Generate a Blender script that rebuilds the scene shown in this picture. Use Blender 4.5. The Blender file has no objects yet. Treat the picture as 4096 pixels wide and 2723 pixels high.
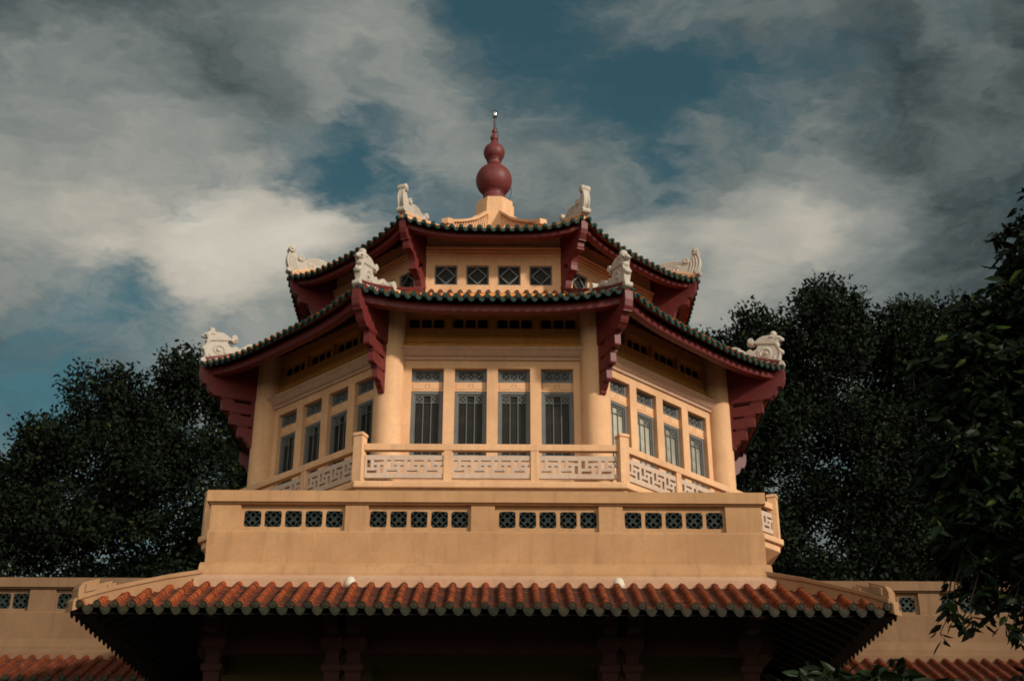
import bpy, bmesh, math, random
import numpy as np
from mathutils import Vector, Matrix
from mathutils.geometry import tessellate_polygon

random.seed(7)
RNG = np.random.default_rng(11)
scene = bpy.context.scene
COL = scene.collection
R = math.radians
T22 = math.tan(R(22.5))
EYE = 1.6          # eye height; the building constants below are heights above the eye

# ------------------------------------------------------------------ materials
def new_mat(name):
    m = bpy.data.materials.new(name)
    m.use_nodes = True
    nt = m.node_tree
    return m, nt, nt.nodes['Principled BSDF']

def ramp(nt, fac, stops):
    r = nt.nodes.new('ShaderNodeValToRGB')
    e = r.color_ramp.elements
    while len(e) < len(stops):
        e.new(0.5)
    for i, (p, c) in enumerate(stops):
        e[i].position = p
        e[i].color = (*c, 1)
    nt.links.new(fac, r.inputs[0])
    return r.outputs[0]

def noise(nt, scale, detail=4, rough=0.55, coord=None, vec_scale=None, dim='Object'):
    tc = nt.nodes.new('ShaderNodeTexCoord')
    n = nt.nodes.new('ShaderNodeTexNoise')
    n.inputs['Scale'].default_value = scale
    n.inputs['Detail'].default_value = detail
    n.inputs['Roughness'].default_value = rough
    src = tc.outputs[dim]
    if vec_scale:
        mp = nt.nodes.new('ShaderNodeMapping')
        mp.inputs['Scale'].default_value = vec_scale
        nt.links.new(src, mp.inputs[0])
        src = mp.outputs[0]
    nt.links.new(src, n.inputs['Vector'])
    return n.outputs['Fac']

def mixc(nt, a, b, fac, mode='MIX'):
    m = nt.nodes.new('ShaderNodeMix')
    m.data_type = 'RGBA'
    m.blend_type = mode
    for sock, v in ((m.inputs[6], a), (m.inputs[7], b), (m.inputs[0], fac)):
        if hasattr(v, 'is_output'):
            nt.links.new(v, sock)
        elif isinstance(v, (int, float)):
            sock.default_value = v
        else:
            sock.default_value = (*v, 1)
    return m.outputs[2]

def bump(nt, bsdf, h, strength=0.2, dist=0.01):
    b = nt.nodes.new('ShaderNodeBump')
    b.inputs['Strength'].default_value = strength
    b.inputs['Distance'].default_value = dist
    nt.links.new(h, b.inputs['Height'])
    nt.links.new(b.outputs[0], bsdf.inputs['Normal'])

def plaster(name, c, var=0.80, streak=0.35):
    m, nt, b = new_mat(name)
    big = noise(nt, 0.8, 6, 0.65)
    fine = noise(nt, 16.0, 6, 0.75)
    st = noise(nt, 1.0, 5, 0.65, vec_scale=(6.0, 6.0, 0.35))
    spots = noise(nt, 2.6, 8, 0.75)
    dark = (c[0] * var, c[1] * var * .96, c[2] * var * .92)
    grey = (c[0] * 0.72, c[1] * 0.80, c[2] * 1.0)
    col = mixc(nt, dark, c, ramp(nt, big, [(0.36, (0, 0, 0)), (0.62, (1, 1, 1))]))
    col = mixc(nt, col, grey, ramp(nt, fine, [(0.47, (0, 0, 0)), (0.68, (.7, .7, .7))]))
    col = mixc(nt, col, tuple(x * 0.62 for x in c), ramp(nt, st, [(0.52, (0, 0, 0)), (0.78, (streak * 2,) * 3)]))
    col = mixc(nt, col, (c[0] * .5, c[1] * .52, c[2] * .55), ramp(nt, spots, [(0.60, (0, 0, 0)), (0.80, (.5, .5, .5))]))
    nt.links.new(col, b.inputs['Base Color'])
    b.inputs['Roughness'].default_value = 0.85
    b.inputs['Specular IOR Level'].default_value = 0.2
    bump(nt, b, noise(nt, 60.0, 4, 0.7), 0.3, 0.006)
    return m

def paint(name, c, rough=0.5, var=0.75, bumps=0.15):
    m, nt, b = new_mat(name)
    n1 = noise(nt, 3.0, 5, 0.65)
    col = mixc(nt, tuple(x * var for x in c), c, ramp(nt, n1, [(0.35, (0, 0, 0)), (0.62, (1, 1, 1))]))
    fade = (min(1, c[0] * 1.25 + .015), c[1] * 1.4 + .012, c[2] * 1.4 + .012)
    col = mixc(nt, col, fade, ramp(nt, noise(nt, 9.0, 5, 0.7), [(0.52, (0, 0, 0)), (0.75, (.5, .5, .5))]))
    nt.links.new(col, b.inputs['Base Color'])
    b.inputs['Roughness'].default_value = rough
    b.inputs['Specular IOR Level'].default_value = 0.3
    bump(nt, b, noise(nt, 30.0, 4, 0.6), bumps, 0.006)
    return m

def tile_mat(name, a, b_, c, rough=0.55):
    m, nt, b = new_mat(name)
    tc = nt.nodes.new('ShaderNodeTexCoord')
    v = nt.nodes.new('ShaderNodeTexVoronoi')
    v.inputs['Scale'].default_value = 5.0
    nt.links.new(tc.outputs['Object'], v.inputs['Vector'])
    sep = nt.nodes.new('ShaderNodeSeparateColor')
    nt.links.new(v.outputs['Color'], sep.inputs[0])
    col = ramp(nt, sep.outputs[0], [(0.0, a), (0.5, b_), (1.0, c)])
    grime = ramp(nt, noise(nt, 4.0, 6, 0.7), [(0.5, (0, 0, 0)), (0.78, (.7, .7, .7))])
    col = mixc(nt, col, tuple(x * 0.22 for x in a), grime)
    pale = ramp(nt, noise(nt, 22.0, 3, 0.6), [(0.66, (0, 0, 0)), (0.76, (.5, .5, .5))])
    col = mixc(nt, col, (.17, .10, .055), pale)
    nt.links.new(col, b.inputs['Base Color'])
    b.inputs['Roughness'].default_value = rough
    b.inputs['Specular IOR Level'].default_value = 0.2
    bump(nt, b, noise(nt, 45.0, 4, 0.6), 0.3, 0.004)
    return m

M = {}
M['wall'] = plaster('ochre_plaster', (.73, .42, .225))
M['hip'] = plaster('shaded_ridge_plaster', (.38, .21, .105), .72, .5)  # hips' light and shade averaged into one base colour; streaks are weathering
M['wall_shade'] = plaster('warm_shade_ochre_plaster', (.74, .31, .075))  # warm bounced shade under the eave put into the frieze colour
M['wall_porch'] = plaster('weathered_shaded_ochre_plaster', (.48, .265, .127), .78, .45)  # wall plaster with dimmer light put into its base; the streaks are weathering
M['wall_wing'] = plaster('shaded_ochre_plaster', (.215, .122, .064), .78, .45)  # wall plaster again, the wings' shade put into its base colour
M['wall_pale'] = plaster('pale_pink_plaster', (.54, .345, .235), 0.86)
M['fret'] = plaster('whitewashed_plaster', (.56, .405, .305), 0.85)
M['red'] = paint('oxblood_paint', (.135, .020, .018))
M['finial'] = paint('finial_red_paint', (.155, .030, .028), 0.5)
M['tile'] = tile_mat('terracotta_tile', (.22, .036, .008), (.32, .055, .011), (.40, .085, .016), .7)
M['tile_wing'] = tile_mat('shaded_terracotta_tile', (.11, .018, .005), (.16, .028, .007), (.20, .042, .010), .75)  # terracotta tile with the wings' shade put into its colours
M['tile_dark'] = tile_mat('weathered_terracotta', (.26, .07, .02), (.36, .10, .026), (.42, .13, .03))
M['frame'] = paint('grey_window_paint', (.135, .135, .13), 0.55, 0.8)
M['rafter'] = paint('shaded_rafter_paint', (.022, .015, .012), 0.85)  # gloom under the porch eaves put into the rafter colour
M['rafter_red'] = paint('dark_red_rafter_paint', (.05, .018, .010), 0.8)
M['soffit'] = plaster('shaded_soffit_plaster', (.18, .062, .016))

def glaze(name, c, c2, rough=0.28):
    m, nt, b = new_mat(name)
    col = mixc(nt, c, c2, ramp(nt, noise(nt, 6.0, 5, 0.7), [(0.38, (0, 0, 0)), (0.66, (1, 1, 1))]))
    nt.links.new(col, b.inputs['Base Color'])
    b.inputs['Roughness'].default_value = rough
    b.inputs['Specular IOR Level'].default_value = 0.22
    bump(nt, b, noise(nt, 35.0, 4, 0.7), 0.45, 0.008)
    return m
M['green'] = glaze('green_glazed_ceramic', (.007, .022, .018), (.018, .066, .050), 0.4)
M['olive'] = glaze('olive_glazed_ceramic', (.012, .011, .004), (.034, .028, .010), 0.5)
M['grille'] = glaze('bottle_green_ceramic', (.008, .014, .012), (.020, .028, .024), 0.45)

def stone_mat():
    m, nt, b = new_mat('carved_white_stucco')
    geo = nt.nodes.new('ShaderNodeNewGeometry')
    base = mixc(nt, (.40, .345, .285), (.50, .435, .365), noise(nt, 5.0, 5, 0.6))
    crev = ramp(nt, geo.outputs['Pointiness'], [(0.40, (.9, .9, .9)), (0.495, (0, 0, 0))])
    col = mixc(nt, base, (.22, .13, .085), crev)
    col = mixc(nt, col, (.30, .22, .17), ramp(nt, noise(nt, 3.2, 6, 0.7), [(0.56, (0, 0, 0)), (0.75, (.6, .6, .6))]))
    nt.links.new(col, b.inputs['Base Color'])
    b.inputs['Roughness'].default_value = 0.85
    bump(nt, b, noise(nt, 40.0, 4, 0.7), 0.3, 0.006)
    return m
M['stone'] = stone_mat()

def glass_mat(name, ca, cb, spec, rough):
    m, nt, b = new_mat(name)
    tc = nt.nodes.new('ShaderNodeTexCoord')
    mp = nt.nodes.new('ShaderNodeMapping')
    mp.inputs['Rotation'].default_value = (0, R(45), 0)
    nt.links.new(tc.outputs['Object'], mp.inputs[0])
    w = nt.nodes.new('ShaderNodeTexWave')
    w.inputs['Scale'].default_value = 22.0
    w.inputs['Distortion'].default_value = 0.6
    nt.links.new(mp.outputs[0], w.inputs['Vector'])
    col = mixc(nt, ca, cb, w.outputs['Fac'])
    oi = nt.nodes.new('ShaderNodeObjectInfo')
    col = mixc(nt, col, ramp(nt, oi.outputs['Random'], [(0, (.55, .55, .55)), (1, (1.0, 1.0, 1.0))]), 1.0, 'MULTIPLY')
    dust = noise(nt, 2.2, 5, .65)
    col = mixc(nt, col, tuple(min(1, x * 2.2 + .01) for x in cb), ramp(nt, dust, [(.5, (0, 0, 0)), (.8, (.45, .45, .45))]))
    nt.links.new(col, b.inputs['Base Color'])
    b.inputs['Roughness'].default_value = rough
    b.inputs['Specular IOR Level'].default_value = spec
    bump(nt, b, w.outputs['Fac'], 0.5, 0.004)
    return m
M['glass'] = glass_mat('dark_window_glass', (.014, .013, .009), (.020, .019, .014), .2, .3)
M['glass_sunlit'] = glass_mat('sunlit_wired_window_glass', (.28, .25, .19), (.50, .455, .36), .6, .4)  # lit copy of the window glass: sunlight put into its base colour

def plain(name, c, rough=0.6, metal=0.0):
    m, nt, b = new_mat(name)
    col = mixc(nt, tuple(x * .8 for x in c), c, noise(nt, 8.0, 3))
    nt.links.new(col, b.inputs['Base Color'])
    b.inputs['Roughness'].default_value = rough
    b.inputs['Metallic'].default_value = metal
    return m
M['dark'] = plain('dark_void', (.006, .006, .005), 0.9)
M['steel'] = plain('polished_steel', (.55, .53, .5), 0.12, 1.0)
M['rod'] = plain('rusty_iron', (.06, .04, .035), 0.6)
M['cable'] = plain('black_cable', (.012, .012, .014), 0.5)
M['mortar'] = plain('pale_mortar', (.66, .58, .45), 0.9)
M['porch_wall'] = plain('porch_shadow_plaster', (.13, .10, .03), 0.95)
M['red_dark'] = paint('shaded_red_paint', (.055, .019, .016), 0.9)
M['joint'] = plain('tile_joint_grime', (.055, .016, .007), 0.95)
M['flash'] = plaster('pinkish_mortar_flashing', (.50, .30, .185), 0.88)
M['ground'] = plain('asphalt_ground', (.06, .058, .055), 0.95)

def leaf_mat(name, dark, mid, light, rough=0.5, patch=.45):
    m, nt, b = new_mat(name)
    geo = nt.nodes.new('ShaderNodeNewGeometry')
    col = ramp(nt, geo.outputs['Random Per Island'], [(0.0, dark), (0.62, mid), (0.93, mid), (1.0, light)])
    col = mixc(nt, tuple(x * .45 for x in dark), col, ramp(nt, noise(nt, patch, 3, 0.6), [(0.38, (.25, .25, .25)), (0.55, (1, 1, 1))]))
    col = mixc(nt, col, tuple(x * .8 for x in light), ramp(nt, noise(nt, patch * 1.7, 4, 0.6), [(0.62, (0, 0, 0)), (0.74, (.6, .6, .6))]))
    nt.links.new(col, b.inputs['Base Color'])
    b.inputs['Roughness'].default_value = rough
    b.inputs['Specular IOR Level'].default_value = 0.10
    return m
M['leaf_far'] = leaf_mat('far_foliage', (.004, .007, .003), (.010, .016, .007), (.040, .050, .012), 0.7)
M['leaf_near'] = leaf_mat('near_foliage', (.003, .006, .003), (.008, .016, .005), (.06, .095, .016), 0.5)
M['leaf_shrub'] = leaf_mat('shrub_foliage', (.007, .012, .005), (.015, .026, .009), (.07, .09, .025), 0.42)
M['bark'] = paint('bark', (.026, .019, .013), 0.95)

# ------------------------------------------------------------------ mesh helper
class MB:
    def __init__(self):
        self.v = []
        self.f = []
        self.m = {}

    def add(self, vs, fs):
        n = len(self.v)
        self.v.extend([tuple(float(c) for c in p) for p in vs])
        self.f.extend([tuple(i + n for i in f) for f in fs])

    def box(self, x0, x1, y0, y1, z0, z1, mp=None):
        vs = [(x, y, z) for z in (z0, z1) for y in (y0, y1) for x in (x0, x1)]
        if mp:
            vs = [mp(*p) for p in vs]
        self.add(vs, [(0, 2, 3, 1), (4, 5, 7, 6), (0, 1, 5, 4), (2, 6, 7, 3), (0, 4, 6, 2), (1, 3, 7, 5)])

    def plate(self, outer, holes, d0, d1, mp):
        """a 2D outline with holes, thickened from depth d0 to d1; mp(u, v, d) places it"""
        loops = [list(outer)] + [list(h) for h in holes]
        tri = tessellate_polygon([[Vector((u, v, 0)) for u, v in l] for l in loops])
        flat = [p for l in loops for p in l]
        n = len(flat)
        vs = [mp(u, v, d1) for u, v in flat] + [mp(u, v, d0) for u, v in flat]
        fs = [tuple(t) for t in tri] + [tuple(i + n for i in reversed(t)) for t in tri]
        o = 0
        for l in loops:
            k = len(l)
            for i in range(k):
                a, b = o + i, o + (i + 1) % k
                fs.append((a, b, b + n, a + n))
            o += k
        self.add(vs, fs)

    def tube(self, pts, r, seg=8, closed_ends=True):
        pts = [Vector(p) for p in pts]
        rs = r if isinstance(r, (list, tuple)) else [r] * len(pts)
        rings = []
        prev = None
        for i, p in enumerate(pts):
            d = (pts[min(i + 1, len(pts) - 1)] - pts[max(i - 1, 0)])
            d = d.normalized() if d.length > 1e-9 else Vector((0, 0, 1))
            a = prev if prev is not None else (Vector((1, 0, 0)) if abs(d.x) < .9 else Vector((0, 1, 0)))
            a = (a - d * a.dot(d))
            if a.length < 1e-6:
                a = d.orthogonal()
            a.normalize()
            prev = a
            b = d.cross(a)
            rings.append([p + (a * math.cos(2 * math.pi * k / seg) + b * math.sin(2 * math.pi * k / seg)) * rs[i] for k in range(seg)])
        vs = [q for rg in rings for q in rg]
        fs = []
        for i in range(len(rings) - 1):
            for k in range(seg):
                fs.append((i * seg + k, i * seg + (k + 1) % seg, (i + 1) * seg + (k + 1) % seg, (i + 1) * seg + k))
        if closed_ends:
            fs.append(tuple(reversed(range(seg))))
            fs.append(tuple((len(rings) - 1) * seg + k for k in range(seg)))
        self.add(vs, fs)

    def lathe(self, prof, seg=32, cx=0, cy=0, phase=0.0, cap=True):
        vs, fs = [], []
        for r, z in prof:
            for k in range(seg):
                a = 2 * math.pi * k / seg + phase
                vs.append((cx + r * math.cos(a), cy + r * math.sin(a), z))
        for i in range(len(prof) - 1):
            for k in range(seg):
                fs.append((i * seg + k, i * seg + (k + 1) % seg, (i + 1) * seg + (k + 1) % seg, (i + 1) * seg + k))
        if cap:
            fs.append(tuple(reversed(range(seg))))
            fs.append(tuple((len(prof) - 1) * seg + k for k in range(seg)))
        self.add(vs, fs)

    def grid(self, rows, last=None, first=None):
        n, m = len(rows), len(rows[0])
        if first is not None:
            for i in range(m - 1):
                self.m[len(self.f) + i] = first
        if last is not None:
            f0 = len(self.f) + (n - 2) * (m - 1)
            for i in range(m - 1):
                self.m[f0 + i] = last
        self.add([p for r in rows for p in r], [(i * m + j, i * m + j + 1, (i + 1) * m + j + 1, (i + 1) * m + j) for i in range(n - 1) for j in range(m - 1)])

    def mesh(self, name, smooth=False, recalc=True):
        me = bpy.data.meshes.new(name)
        me.from_pydata(self.v, [], self.f)
        for i, k in self.m.items():
            me.polygons[i].material_index = k
        if recalc:
            bm = bmesh.new()
            bm.from_mesh(me)
            bmesh.ops.recalc_face_normals(bm, faces=bm.faces)
            bm.to_mesh(me)
            bm.free()
        if smooth:
            for p in me.polygons:
                p.use_smooth = True
        me.update()
        return me

def merge(a, b):
    n = len(a.f)
    a.add(b.v, b.f)
    a.m.update({i + n: k for i, k in b.m.items()})

def obj(name, me, mat=None, parent=None, bevel=0.0, smooth_angle=None):
    if isinstance(me, MB):
        me = me.mesh(name)
    o = bpy.data.objects.new(name, me)
    COL.objects.link(o)
    if mat is not None and len(me.materials) == 0:
        for q in (mat if isinstance(mat, tuple) else (mat,)):
            me.materials.append(q)
    if parent:
        o.parent = parent
    if bevel:
        b = o.modifiers.new('edge', 'BEVEL')
        b.width = bevel
        b.segments = 2
        b.limit_method = 'ANGLE'
        b.angle_limit = R(35)
    if smooth_angle:
        me.shade_smooth() if hasattr(me, 'shade_smooth') else None
        try:
            me.set_sharp_from_angle(angle=R(smooth_angle))
        except Exception:
            pass
    return o

def tag(o, label=None, cat=None, group=None, kind=None):
    for k, v in (('label', label), ('category', cat), ('group', group), ('kind', kind)):
        if v:
            o[k] = v
    return o

def empty(name, loc=(0, 0, 0)):
    o = bpy.data.objects.new(name, None)
    COL.objects.link(o)
    o.location = loc
    o.empty_display_size = 0.3
    return o

def kids(o):
    return [c for c in COL.objects if c.parent == o]

def dup(o, rotz=0.0, off=(0, 0, 0), parent=None):
    """a copy of a part with its sub-parts; off is measured before the turn about the building's axis"""
    ch = kids(o)
    c = o.copy()
    COL.objects.link(c)
    c.parent = parent or o.parent
    c.rotation_euler = (0, 0, rotz)
    c.location = Matrix.Rotation(rotz, 3, 'Z') @ Vector(off)
    for k in ch:
        d = k.copy()
        COL.objects.link(d)
        d.parent = c
    return c

def front(u, v, d):      # side frame: u right, v up, d outward (towards -Y)
    return (u, -d, v)

def rect(u0, u1, v0, v1):
    return [(u0, v0), (u1, v0), (u1, v1), (u0, v1)]

def octring(mb, ap0, z0, ap1, z1, seg=8):
    """an octagonal frustum wall, flat side to the front, apothem ap0 at z0 to ap1 at z1"""
    c = 1 / math.cos(R(22.5))
    mb.lathe([(ap0 * c, z0), (ap1 * c, z1)], 8, phase=R(22.5), cap=False)

def octprofile(mb, prof):
    c = 1 / math.cos(R(22.5))
    mb.lathe([(a * c, z) for a, z in prof], 8, phase=R(22.5), cap=False)

# ------------------------------------------------------------------ tiles
def tile_slope(mb, S, N, ribs, tmax, course, rad, pitch, pans=True, seed=0):
    """round cover tiles in lines up a slope with sagging pan tiles between; S(s, t) is the slope's surface, N its normal"""
    N = np.array(N, float)
    rr = np.random.default_rng(seed)
    for s in ribs:
        tm = tmax(s)
        k = 0
        wob = rr.normal(0, .006)
        while k * course < tm - .02:
            t0, t1 = k * course, min((k + 1) * course + .03, tm)
            rows = []
            jr = 1 + rr.normal(0, .03)
            js = wob + rr.normal(0, .004)
            for t, q in ((t0, .80), (t0 + .002, 1.0 * jr), (t0 + .02, 1.0 * jr), (t1 - .045, .86), (t1, .76)):
                row = []
                for j in range(9):
                    a = math.pi * (-0.06 + 1.12 * j / 8)
                    p = np.array(S(s + js + rad * q * math.cos(a), t)) + N * (rad * q * math.sin(a) + .012)
                    row.append(p)
                rows.append(row)
            mb.grid(rows, last=1, first=1)
            k += 1
    if not pans:
        return
    for i in range(len(ribs) - 1):
        s0, s1 = ribs[i], ribs[i + 1]
        tm = tmax((s0 + s1) / 2)
        c2 = course * .85
        k = 0
        while k * c2 < tm - .02:
            t0, t1 = k * c2, min((k + 1) * c2 + .02, tm)
            rows = []
            j0 = rr.normal(0, .003)
            for t, h in ((t0, -.014), (t0 + .001, .014 + j0), (t1 - .045, -.006), (t1, -.012)):
                row = []
                for j in range(7):
                    x = -1 + 2 * j / 6
                    s = (s0 + s1) / 2 + x * pitch * .46
                    row.append(np.array(S(s, t)) + N * (h + .055 * x * x - .028))
                rows.append(row)
            mb.grid(rows, last=1, first=1)
            k += 1

def eave_trim(mb, S, out, ribs, rad, pitch, drip_h, z_up=(0, 0, 1)):
    """glazed end discs on the cover tiles and pointed drip tiles between them; out is the outward direction"""
    out = np.array(out, float)
    up = np.array(z_up, float)
    lat = np.cross(out, up)
    def disc(c, r, th):
        rows = []
        for dd, q in ((-.05, 1.0), (th, 1.0), (th + .008, .93), (th, .80), (th, .55), (th + .008, .42), (th + .01, .02)):
            rows.append([c + out * dd + r * q * (lat * math.cos(2 * math.pi * j / 16) + up * math.sin(2 * math.pi * j / 16)) for j in range(17)])
        mb.grid(rows)
    for s in ribs:
        disc(np.array(S(s, 0.0)) + up * .012, rad * 1.0, .035)
    w = pitch * .40
    for i in range(len(ribs) - 1):
        sm = (ribs[i] + ribs[i + 1]) / 2
        c = np.array(S(sm, 0.0))
        a, b = np.array(S(ribs[i], 0.0)), np.array(S(ribs[i + 1], 0.0))
        dr = (b - a) / np.linalg.norm(b - a)
        arcz = lambda x: -.03 + .055 * (x / w) ** 2
        top = [(x, arcz(x)) for x in np.linspace(-w * 1.05, w * 1.05, 9)]
        bot = []
        for x in np.linspace(w, -w, 15):
            q = abs(x) / w
            bot.append((x, arcz(x) - .022 - (drip_h - .05) * (1 - q ** 2.3) - .006 * math.sin(q * 9.4) ** 2))
        outl = top + bot
        mb.plate(outl, [], -.02, .004, lambda u, v, d: c + dr * u + up * v + out * d)
        inner = [(x * .70, (y + .05) * .62 - .062) for x, y in outl]
        mb.plate(inner, [], .004, .012, lambda u, v, d: c + dr * u + up * v + out * d)

# ================================================================== THE BUILDING
B = empty('museum_building', (0, 0, 0))
tag(B, 'ochre octagonal museum pagoda with two red eaved roofs above a tiled front porch', 'building')

# ---------------------------------------------------------------- porch and wings
PX, PY, PH = -0.07, -8.60, 5.45           # porch centre, front wall line, half width
WY = -2.05                                 # wings' front wall line
RUN, EZ, TZ = 1.93, 5.97, 6.93             # roof run, eave height, top of the tiles
GR = .345                                  # grille size

def rounded(cx, cz, w, h, r, n=4):
    pts = []
    for sx, sz, a0 in ((1, -1, -90), (1, 1, 0), (-1, 1, 90), (-1, -1, 180)):
        for i in range(n + 1):
            a = R(a0 + 90 * i / n)
            pts.append((cx + sx * (w / 2 - r) + r * math.cos(a), cz + sz * (h / 2 - r) + r * math.sin(a)))
    return pts

def wobbly(pts, amt):
    return [(u + random.gauss(0, amt), v + random.gauss(0, amt)) for u, v in pts]

def grille_mesh(w, h):
    mb = MB()
    mp = front
    o = rounded(0, 0, w, h, .05)
    d = lambda k: [(0, -h / 2 * k), (w / 2 * k, 0), (0, h / 2 * k), (-w / 2 * k, 0)]
    mb.plate(o, [rounded(0, 0, w - .03, h - .03, .045)], -.10, -.004, mp)
    # diamond ring with four round holes around its middle
    q = .165 * w / .345
    holes = []
    for hx, hz in ((0, q), (0, -q), (q, 0), (-q, 0)):
        rr = .042 * w / .345
        holes.append([(hx * .52 + rr * math.cos(2 * math.pi * i / 10), hz * .52 + rr * math.sin(2 * math.pi * i / 10)) for i in range(10)])
    mb.plate(d(.98), holes, -.09, -.018, mp)
    mb.plate(d(.98), [d(.84)], -.09, -.008, mp)
    for sx in (-1, 1):
        for sz in (-1, 1):
            c = (sx * (w / 2 - .045 * w / .345), sz * (h / 2 - .045 * h / .345))
            mb.plate([(c[0] + .034 * math.cos(2 * math.pi * i / 8) * w / .345, c[1] + .034 * math.sin(2 * math.pi * i / 8) * h / .345) for i in range(8)], [], -.08, -.006, mp)
    return mb

gr_big = obj('lattice_grille', grille_mesh(GR, GR), M['grille'], B)
gr_back = obj('backing', (lambda m: (m.plate(rect(-GR / 2 - .02, GR / 2 + .02, -GR / 2 - .02, GR / 2 + .02), [], -.16, -.13, front), m)[1])(MB()), M['dark'], gr_big)
gr_used = [False]

def place_grille(x, y, z):
    if not gr_used[0]:
        gr_used[0] = True
        o = gr_big
    else:
        o = dup(gr_big)
    o.location = (x, y, z)
    return o

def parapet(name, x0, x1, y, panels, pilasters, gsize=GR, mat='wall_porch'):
    """plastered front: capping, pilasters, recessed grille panels, apron and plinth; panels = [(u0, u1, [grille centres])]"""
    mb = MB()
    mp = lambda u, v, d: (u, y - d, v)
    zt, zc, zp, zl, zf = 8.745, 8.515, 7.94, 7.265, 7.04
    mb.box(x0 - .08, x1 + .08, y - .085, y + .22, zc, zt)                 # capping
    mb.box(x0 - .03, x1 + .03, y - .03, y + .21, zc - .035, zc - .001)
    for a, b in pilasters:
        mb.box(a, b, y, y + .2, zp, zc - .036)
    for a, b, gs in panels:
        holes = [wobbly(rounded(g, 8.207, gsize - .012, gsize - .012, .055), .0035) for g in gs]
        mb.plate(rect(a - .001, b + .001, zp - .001, zc - .034), holes, -.24, -.075, mp)
    side = lambda u, v, d: (d, y - u, v)
    mb.plate([(.012, zp), (.065, zp - .05), (.035, zl + .02), (.035, zl - .05), (-.25, zl - .05), (-.25, zp)], [], x0 - .01, x1 + .01, side)            # battered apron
    mb.plate([(.05, zl + .02), (.14, zl - .05), (.20, zf + .015), (.20, zf - .05), (-.25, zf - .05), (-.25, zl)], [], x0 - .09, x1 + .09, side)   # plinth
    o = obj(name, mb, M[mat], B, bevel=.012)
    fl = MB()
    fl.plate([(.14, zf), (.17, zf - .02), (.36, zf - .16), (.34, zf - .5), (-.2, zf - .5), (-.2, zf)], [], x0 - .12, x1 + .12, side)          # mortar flashing above the tiles
    obj('flashing', fl, M['flash'] if mat == 'wall_porch' else M[mat], o)
    for a, b, gs in panels:
        for g in gs:
            q = place_grille(g, y + .075, 8.207)
            q.scale = (gsize / GR, 1, gsize / GR)
    return o

gx = [[c + .403 * (i - 2) for i in range(5)] for c in (-3.89, -1.407, 1.143, 3.64)]
pil = [(PX - PH, -4.93), (-2.865, -2.408), (-.378, .092), (2.15, 2.625), (4.66, PX + PH)]
pan = [(-4.93, -2.865, gx[0]), (-2.408, -.378, gx[1]), (.092, 2.15, gx[2]), (2.625, 4.66, gx[3])]
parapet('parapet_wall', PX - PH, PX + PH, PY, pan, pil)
# porch side walls run back to the wings
for sgn in (-1, 1):
    mb = MB()
    X = PX + sgn * PH
    a, b = sorted((X - sgn * .22, X))
    mb.box(a, b, PY + .26, WY + .3, 6.3, 8.515)
    a, b = sorted((X - sgn * .22, X + sgn * .06))
    mb.box(a, b, PY + .225, WY + .3, 8.517, 8.743)
    a, b = sorted((X, X + sgn * .08))
    mb.box(a, b, PY + .26, WY + .3, 6.99, 7.263)
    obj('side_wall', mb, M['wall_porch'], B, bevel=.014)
# flat roof deck behind the parapets
mb = MB()
mb.box(PX - PH + .2, PX + PH - .2, PY + .2, 6, 7.6, 7.9)
obj('roof_deck', mb, M['wall'], B)

def wing(sgn):
    x0, x1 = sorted((sgn * (PH + .1), sgn * 30.0))
    if sgn < 0:
        bays = [(-10.50, -8.30, [-10.26 + .44 * i for i in range(5)]), (-13.35, -11.12, [-11.34 - .44 * i for i in range(5)]), (-16.2, -13.9, [-14.15 - .44 * i for i in range(5)])]
    else:
        bays = [(8.15, 10.36, [10.09 - .44 * i for i in range(5)]), (10.88, 13.1, [11.12 + .44 * i for i in range(5)]), (13.65, 15.9, [13.9 + .44 * i for i in range(5)])]
    bays.sort()
    pils, cur = [], x0
    for a, b, _ in bays:
        pils.append((cur, a))
        cur = b
    pils.append((cur, x1))
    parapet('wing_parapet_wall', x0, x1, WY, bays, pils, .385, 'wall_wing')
for s_ in (-1, 1):
    wing(s_)

SL = (TZ - EZ) / RUN
BETA = math.atan(SL)
def roof_slope_flat(origin, along, inward, half, hip0, hip1, pitch, seed):
    """one flat tiled slope with its discs and drips; returns (tile mesh, trim mesh)"""
    o, al, inn = (np.array(v, float) for v in (origin, along, inward))
    S = lambda s, t: o + al * s + inn * t + np.array((0, 0, SL * t))
    N = -inn * math.sin(BETA) + np.array((0, 0, math.cos(BETA)))
    n = int((2 * half - .1) / pitch)
    ribs = [(i - n / 2) * pitch for i in range(n + 1)]
    def tmax(s):
        t = RUN + .12
        if hip0:
            t = min(t, half + s)
        if hip1:
            t = min(t, half - s)
        return t
    tm, em = MB(), MB()
    tile_slope(tm, S, N, ribs, tmax, .135, .072, pitch, seed=seed)
    eave_trim(em, S, -inn, ribs, .072, pitch, .165)
    # the solid roof slab below the tiles
    lo = [S(-half, .02) - N * .05, S(half, .02) - N * .05]
    hi = [S(half - (RUN if hip1 else 0), RUN + .1) - N * .05, S(-half + (RUN if hip0 else 0), RUN + .1) - N * .05]
    tm.add([tuple(p) for p in lo + hi], [(0, 1, 2, 3)])
    return tm, em

def add_roof(tname, tm, em, mat=None):
    o = obj(tname, tm.mesh(tname, smooth=True, recalc=False), (mat or M['tile'], M['joint']), B)
    e = obj('eave_trim', em.mesh('eave_trim', recalc=False), M['olive'], o)
    return o

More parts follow.
